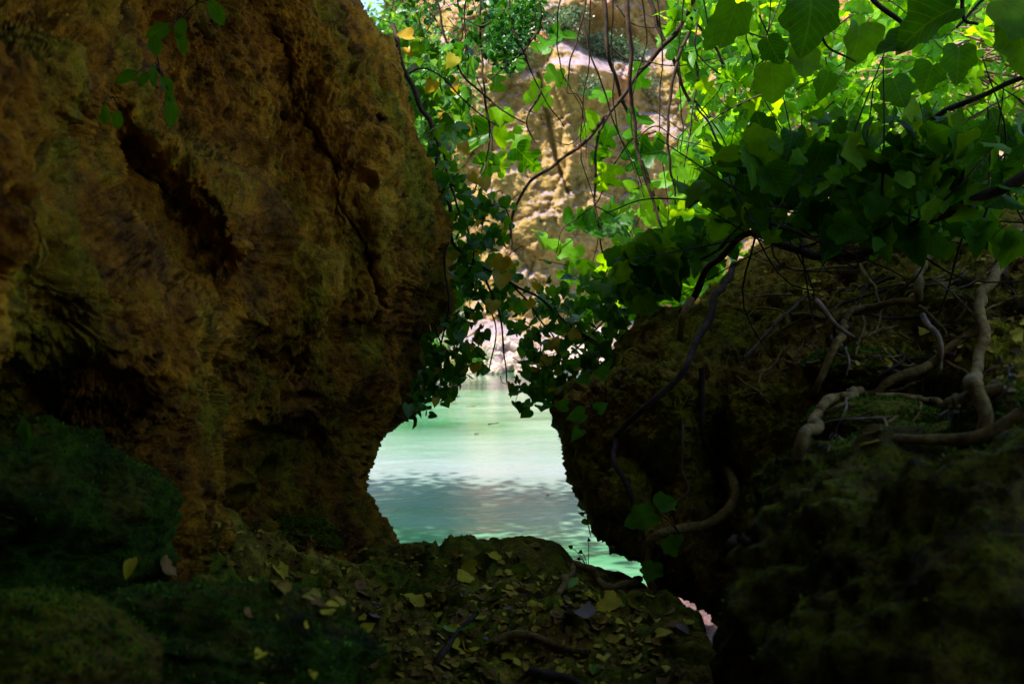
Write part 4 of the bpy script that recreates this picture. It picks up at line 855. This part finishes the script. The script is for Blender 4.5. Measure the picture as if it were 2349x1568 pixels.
# ================================================================== LEAF LITTER
def fallen(x, y, size, col, kind, label, group=None, ang=None):
    h = hit(x, y)
    if h is None: return
    p, n = h; size *= min(1.0, p[1] / 2.2)**1.3; a = random.uniform(0, 6.28) if ang is None else ang
    tip = np.array([math.cos(a), math.sin(a), 0.0]); nn = n * .7 + np.array([0, 0, .6]) + RNG.normal(size=3) * .25; tip = tip - nn * tip.dot(nn) / nn.dot(nn)
    V, F, U = leaves(kind, [[0, 0, 0]], [size], [tip], [nn], 0.5, 0.5)
    V = V - V.mean(0) * [1, 1, 0]; o = add_mesh('fallen_leaf', V, F, M_LIT[col], uv=U, loc=tuple(p + n * size * 0.18)); tag(o, label, 'leaf', group)
for it in [(1125, 1283, .04, 'yellow', 'vine', 'yellow leaf on the ledge rim just below the water'), (1075, 1300, .045, 'yellow', 'ivy', 'pale yellow leaf left of the one on the rim'), (1060, 1325, .042, 'yellow', 'vine', 'curled yellow leaf under the rim leaves'),
           (1395, 1385, .06, 'yellow', 'vine', 'large ochre-yellow leaf beside the looping root'), (1310, 1352, .05, 'green', 'oval', 'narrow green leaf framed by the root on the ledge'), (1060, 1452, .055, 'green', 'vine', 'bright lime leaf at the centre of the litter'),
           (1075, 1518, .04, 'green', 'oval', 'small emerald leaf standing at the bottom centre'), (1368, 1540, .03, 'green', 'vine', 'round lime leaf at the bottom right of the ledge'), (295, 1278, .05, 'yellow', 'oval', 'long yellow leaf on the left of the ledge'), (640, 1300, .04, 'yellow', 'vine', 'yellow scrap of leaf left of centre'),
           (760, 1395, .04, 'yellow', 'oval', 'bright yellow leaf lying beside the mossy hump'), (745, 1475, .035, 'green', 'oval', 'green-yellow leaf at the right foot of the mossy hump'), (650, 1200, .05, 'yellow', 'vine', 'dull yellow leaf at the foot of the alcove'), (830, 1355, .045, 'brown', 'vine', 'curled brown leaf right of the mossy hump'),
           (945, 1395, .055, 'yellow', 'vine', 'ochre leaf lying flat left of the litter heap'), (1320, 1420, .055, 'grey', 'vine', 'purplish grey leaf right of centre'), (1230, 1255, .035, 'brown', 'ivy', 'small brown leaf right on top of the rim'), (20, 1190, .05, 'green', 'oval', 'long yellow-green blade of a leaf at the left edge'),
           (380, 1300, .045, 'brown', 'vine', 'reddish brown leaf on the left ledge'), (1860, 665, .06, 'yellow', 'vine', 'yellow leaf on the dark slope under the vine'), (2000, 1015, .05, 'yellow', 'vine', 'yellowed leaf on the flat mossy rock'), (1530, 1590, .05, 'brown', 'vine', 'brown leaf at the bottom below the boulder')]:
    fallen(*it)
for k in range(210):
    x = random.gauss(1180, 260); y = random.uniform(1330, 1600)
    if not (700 < x < 1600) : x = random.uniform(550, 1550)
    if y < 1330 + abs(x - 1200) * 0.06: y += 60
    c = random.choices(['brown', 'yellow', 'grey', 'green'], [4, 5, .7, .8])[0]
    s = random.uniform(.010, .036)
    lab = {'brown': 'small brown fallen leaf in the litter on the ledge', 'yellow': 'small dull yellow fallen leaf in the litter on the ledge', 'grey': 'small greyish fallen leaf in the litter on the ledge', 'green': 'small green fallen leaf in the litter on the ledge'}[c]
    fallen(x, y, s, c, random.choice(['vine', 'ivy', 'oval']), lab, {'brown': 'brown litter leaves', 'yellow': 'yellow litter leaves', 'grey': 'grey litter leaves', 'green': 'green litter leaves'}[c])
# crumbs nobody could count
def crumbs(poly, n, s0, s1, name, lab, mat, kinds=('ivy', 'oval', 'vine'), cat_='leaf litter', lift=.004, up=1.0):
    fo = Foliage(); a = np.array(poly); got = {k: [] for k in kinds}; c = 0
    while c < n:
        x, y = RNG.uniform(a[:, 0].min(), a[:, 0].max()), RNG.uniform(a[:, 1].min(), a[:, 1].max())
        if not inpoly(np.array([x]), np.array([y]), poly)[0]: c += 0.3; continue
        h = hit(x, y); c += 1
        if h is None: continue
        got[kinds[int(c) % len(kinds)]].append((h[0] + h[1] * lift, h[1]))
    for k, l in got.items():
        if not l: continue
        p = np.array([q[0] for q in l]); nn = np.array([q[1] for q in l]); m = len(p)
        fo.add(k, p, RNG.uniform(s0, s1, m), unit(RNG.normal(size=(m, 3)) * [1, 1, .3 * up]), unit(nn + [0, 0, .8] + RNG.normal(size=(m, 3)) * .4 * up), 0.5, 0.6)
    o = fo.build(name, mat); tag(o, lab, cat_, kind='stuff'); return o
crumbs([(900, 1380), (1150, 1310), (1350, 1330), (1560, 1450), (1560, 1620), (900, 1620), (880, 1450)], 900, .008, .024, 'leaf_litter', 'brown crumbled leaf litter strewn over the ledge', M_MIX)
crumbs([(480, 1190), (900, 1270), (1300, 1260), (1000, 1330), (800, 1400), (480, 1330)], 300, .006, .022, 'leaf_litter', 'dark leaf litter along the foot of the left wall', M_MIX)
crumbs([(1750, 600), (2349, 560), (2349, 900), (1950, 850), (1800, 760)], 260, .010, .03, 'leaf_litter', 'dead leaves and crumbs on the root-covered slope', M_MIX)

# moss fronds on the mossy rocks
for o, lab in zip(MR, ['corner rock', 'flat-topped rock', 'bright hump', 'small stone', 'left edge rock', 'foreground hump', 'corner hump', 'lumpy stone', 'x', 'x']):
    me = o.data; n = len(me.vertices); co = np.empty(n * 3, np.float32); no = np.empty(n * 3, np.float32); me.vertices.foreach_get('co', co); me.vertex_normals.foreach_get('vector', no)
    co = co.reshape(-1, 3); no = no.reshape(-1, 3); k = np.where((no[:, 2] > 0.0) & (noise(co.astype(float) * 12) > -0.25))[0]
    k = RNG.choice(k, min(len(k), 2500), replace=False); m = len(k); fo = Foliage()
    fo.add('tiny', co[k], RNG.uniform(.003, .007, m), unit(no[k] + RNG.normal(size=(m, 3)) * .5), rdir(m))
    V = np.vstack(fo.V); add_mesh('moss', V, np.vstack(fo.F), M_MOSSF, o, True, np.vstack(fo.U))['kind'] = 'stuff'

# ================================================================== FLOATING BITS
def floater(x, y, L, r, ang, label, mat=M_BARK, name='floating_stick', cat_='stick', group=None):
    d = CAMZ * FPX / (y - HOR); X = (x - 1174.5) * d / FPX; t = Tubes(); c, s = math.cos(ang), math.sin(ang)
    t.add([(-L / 2 * c, -L / 2 * s, -r * .5), (-L * .1 * c, -L * .1 * s + r, -r * .3), (L * .2 * c, L * .2 * s - r, -r * .3), (L / 2 * c, L / 2 * s, 0)], r, r * .5, 7, 4, wob=r * .3)
    o = t.build(name, mat); o.location = (X, d, 0.006); tag(o, label, cat_, group)
floater(1132, 972, .26, .018, 1.0, 'short brown stick floating in mid pool')
floater(1080, 1016 - 84, .16, .010, .4, 'small reddish twig floating beyond the stick', M_TWIG)
floater(988, 960, .11, .016, .2, 'dark knob of wood floating near the left wall')
floater(1093, 996, .06, .010, .6, 'tiny dark bit of bark floating below the stick')
floater(1285, 1008, .05, .008, .5, 'tiny bark chip floating by the outcrop')
floater(1035, 925, .22, .007, .3, 'thin twig floating left of the reddish one', M_TWIG)
floater(1258, 1138, .03, .004, .5, 'tiny dark speck of bark on the near water')
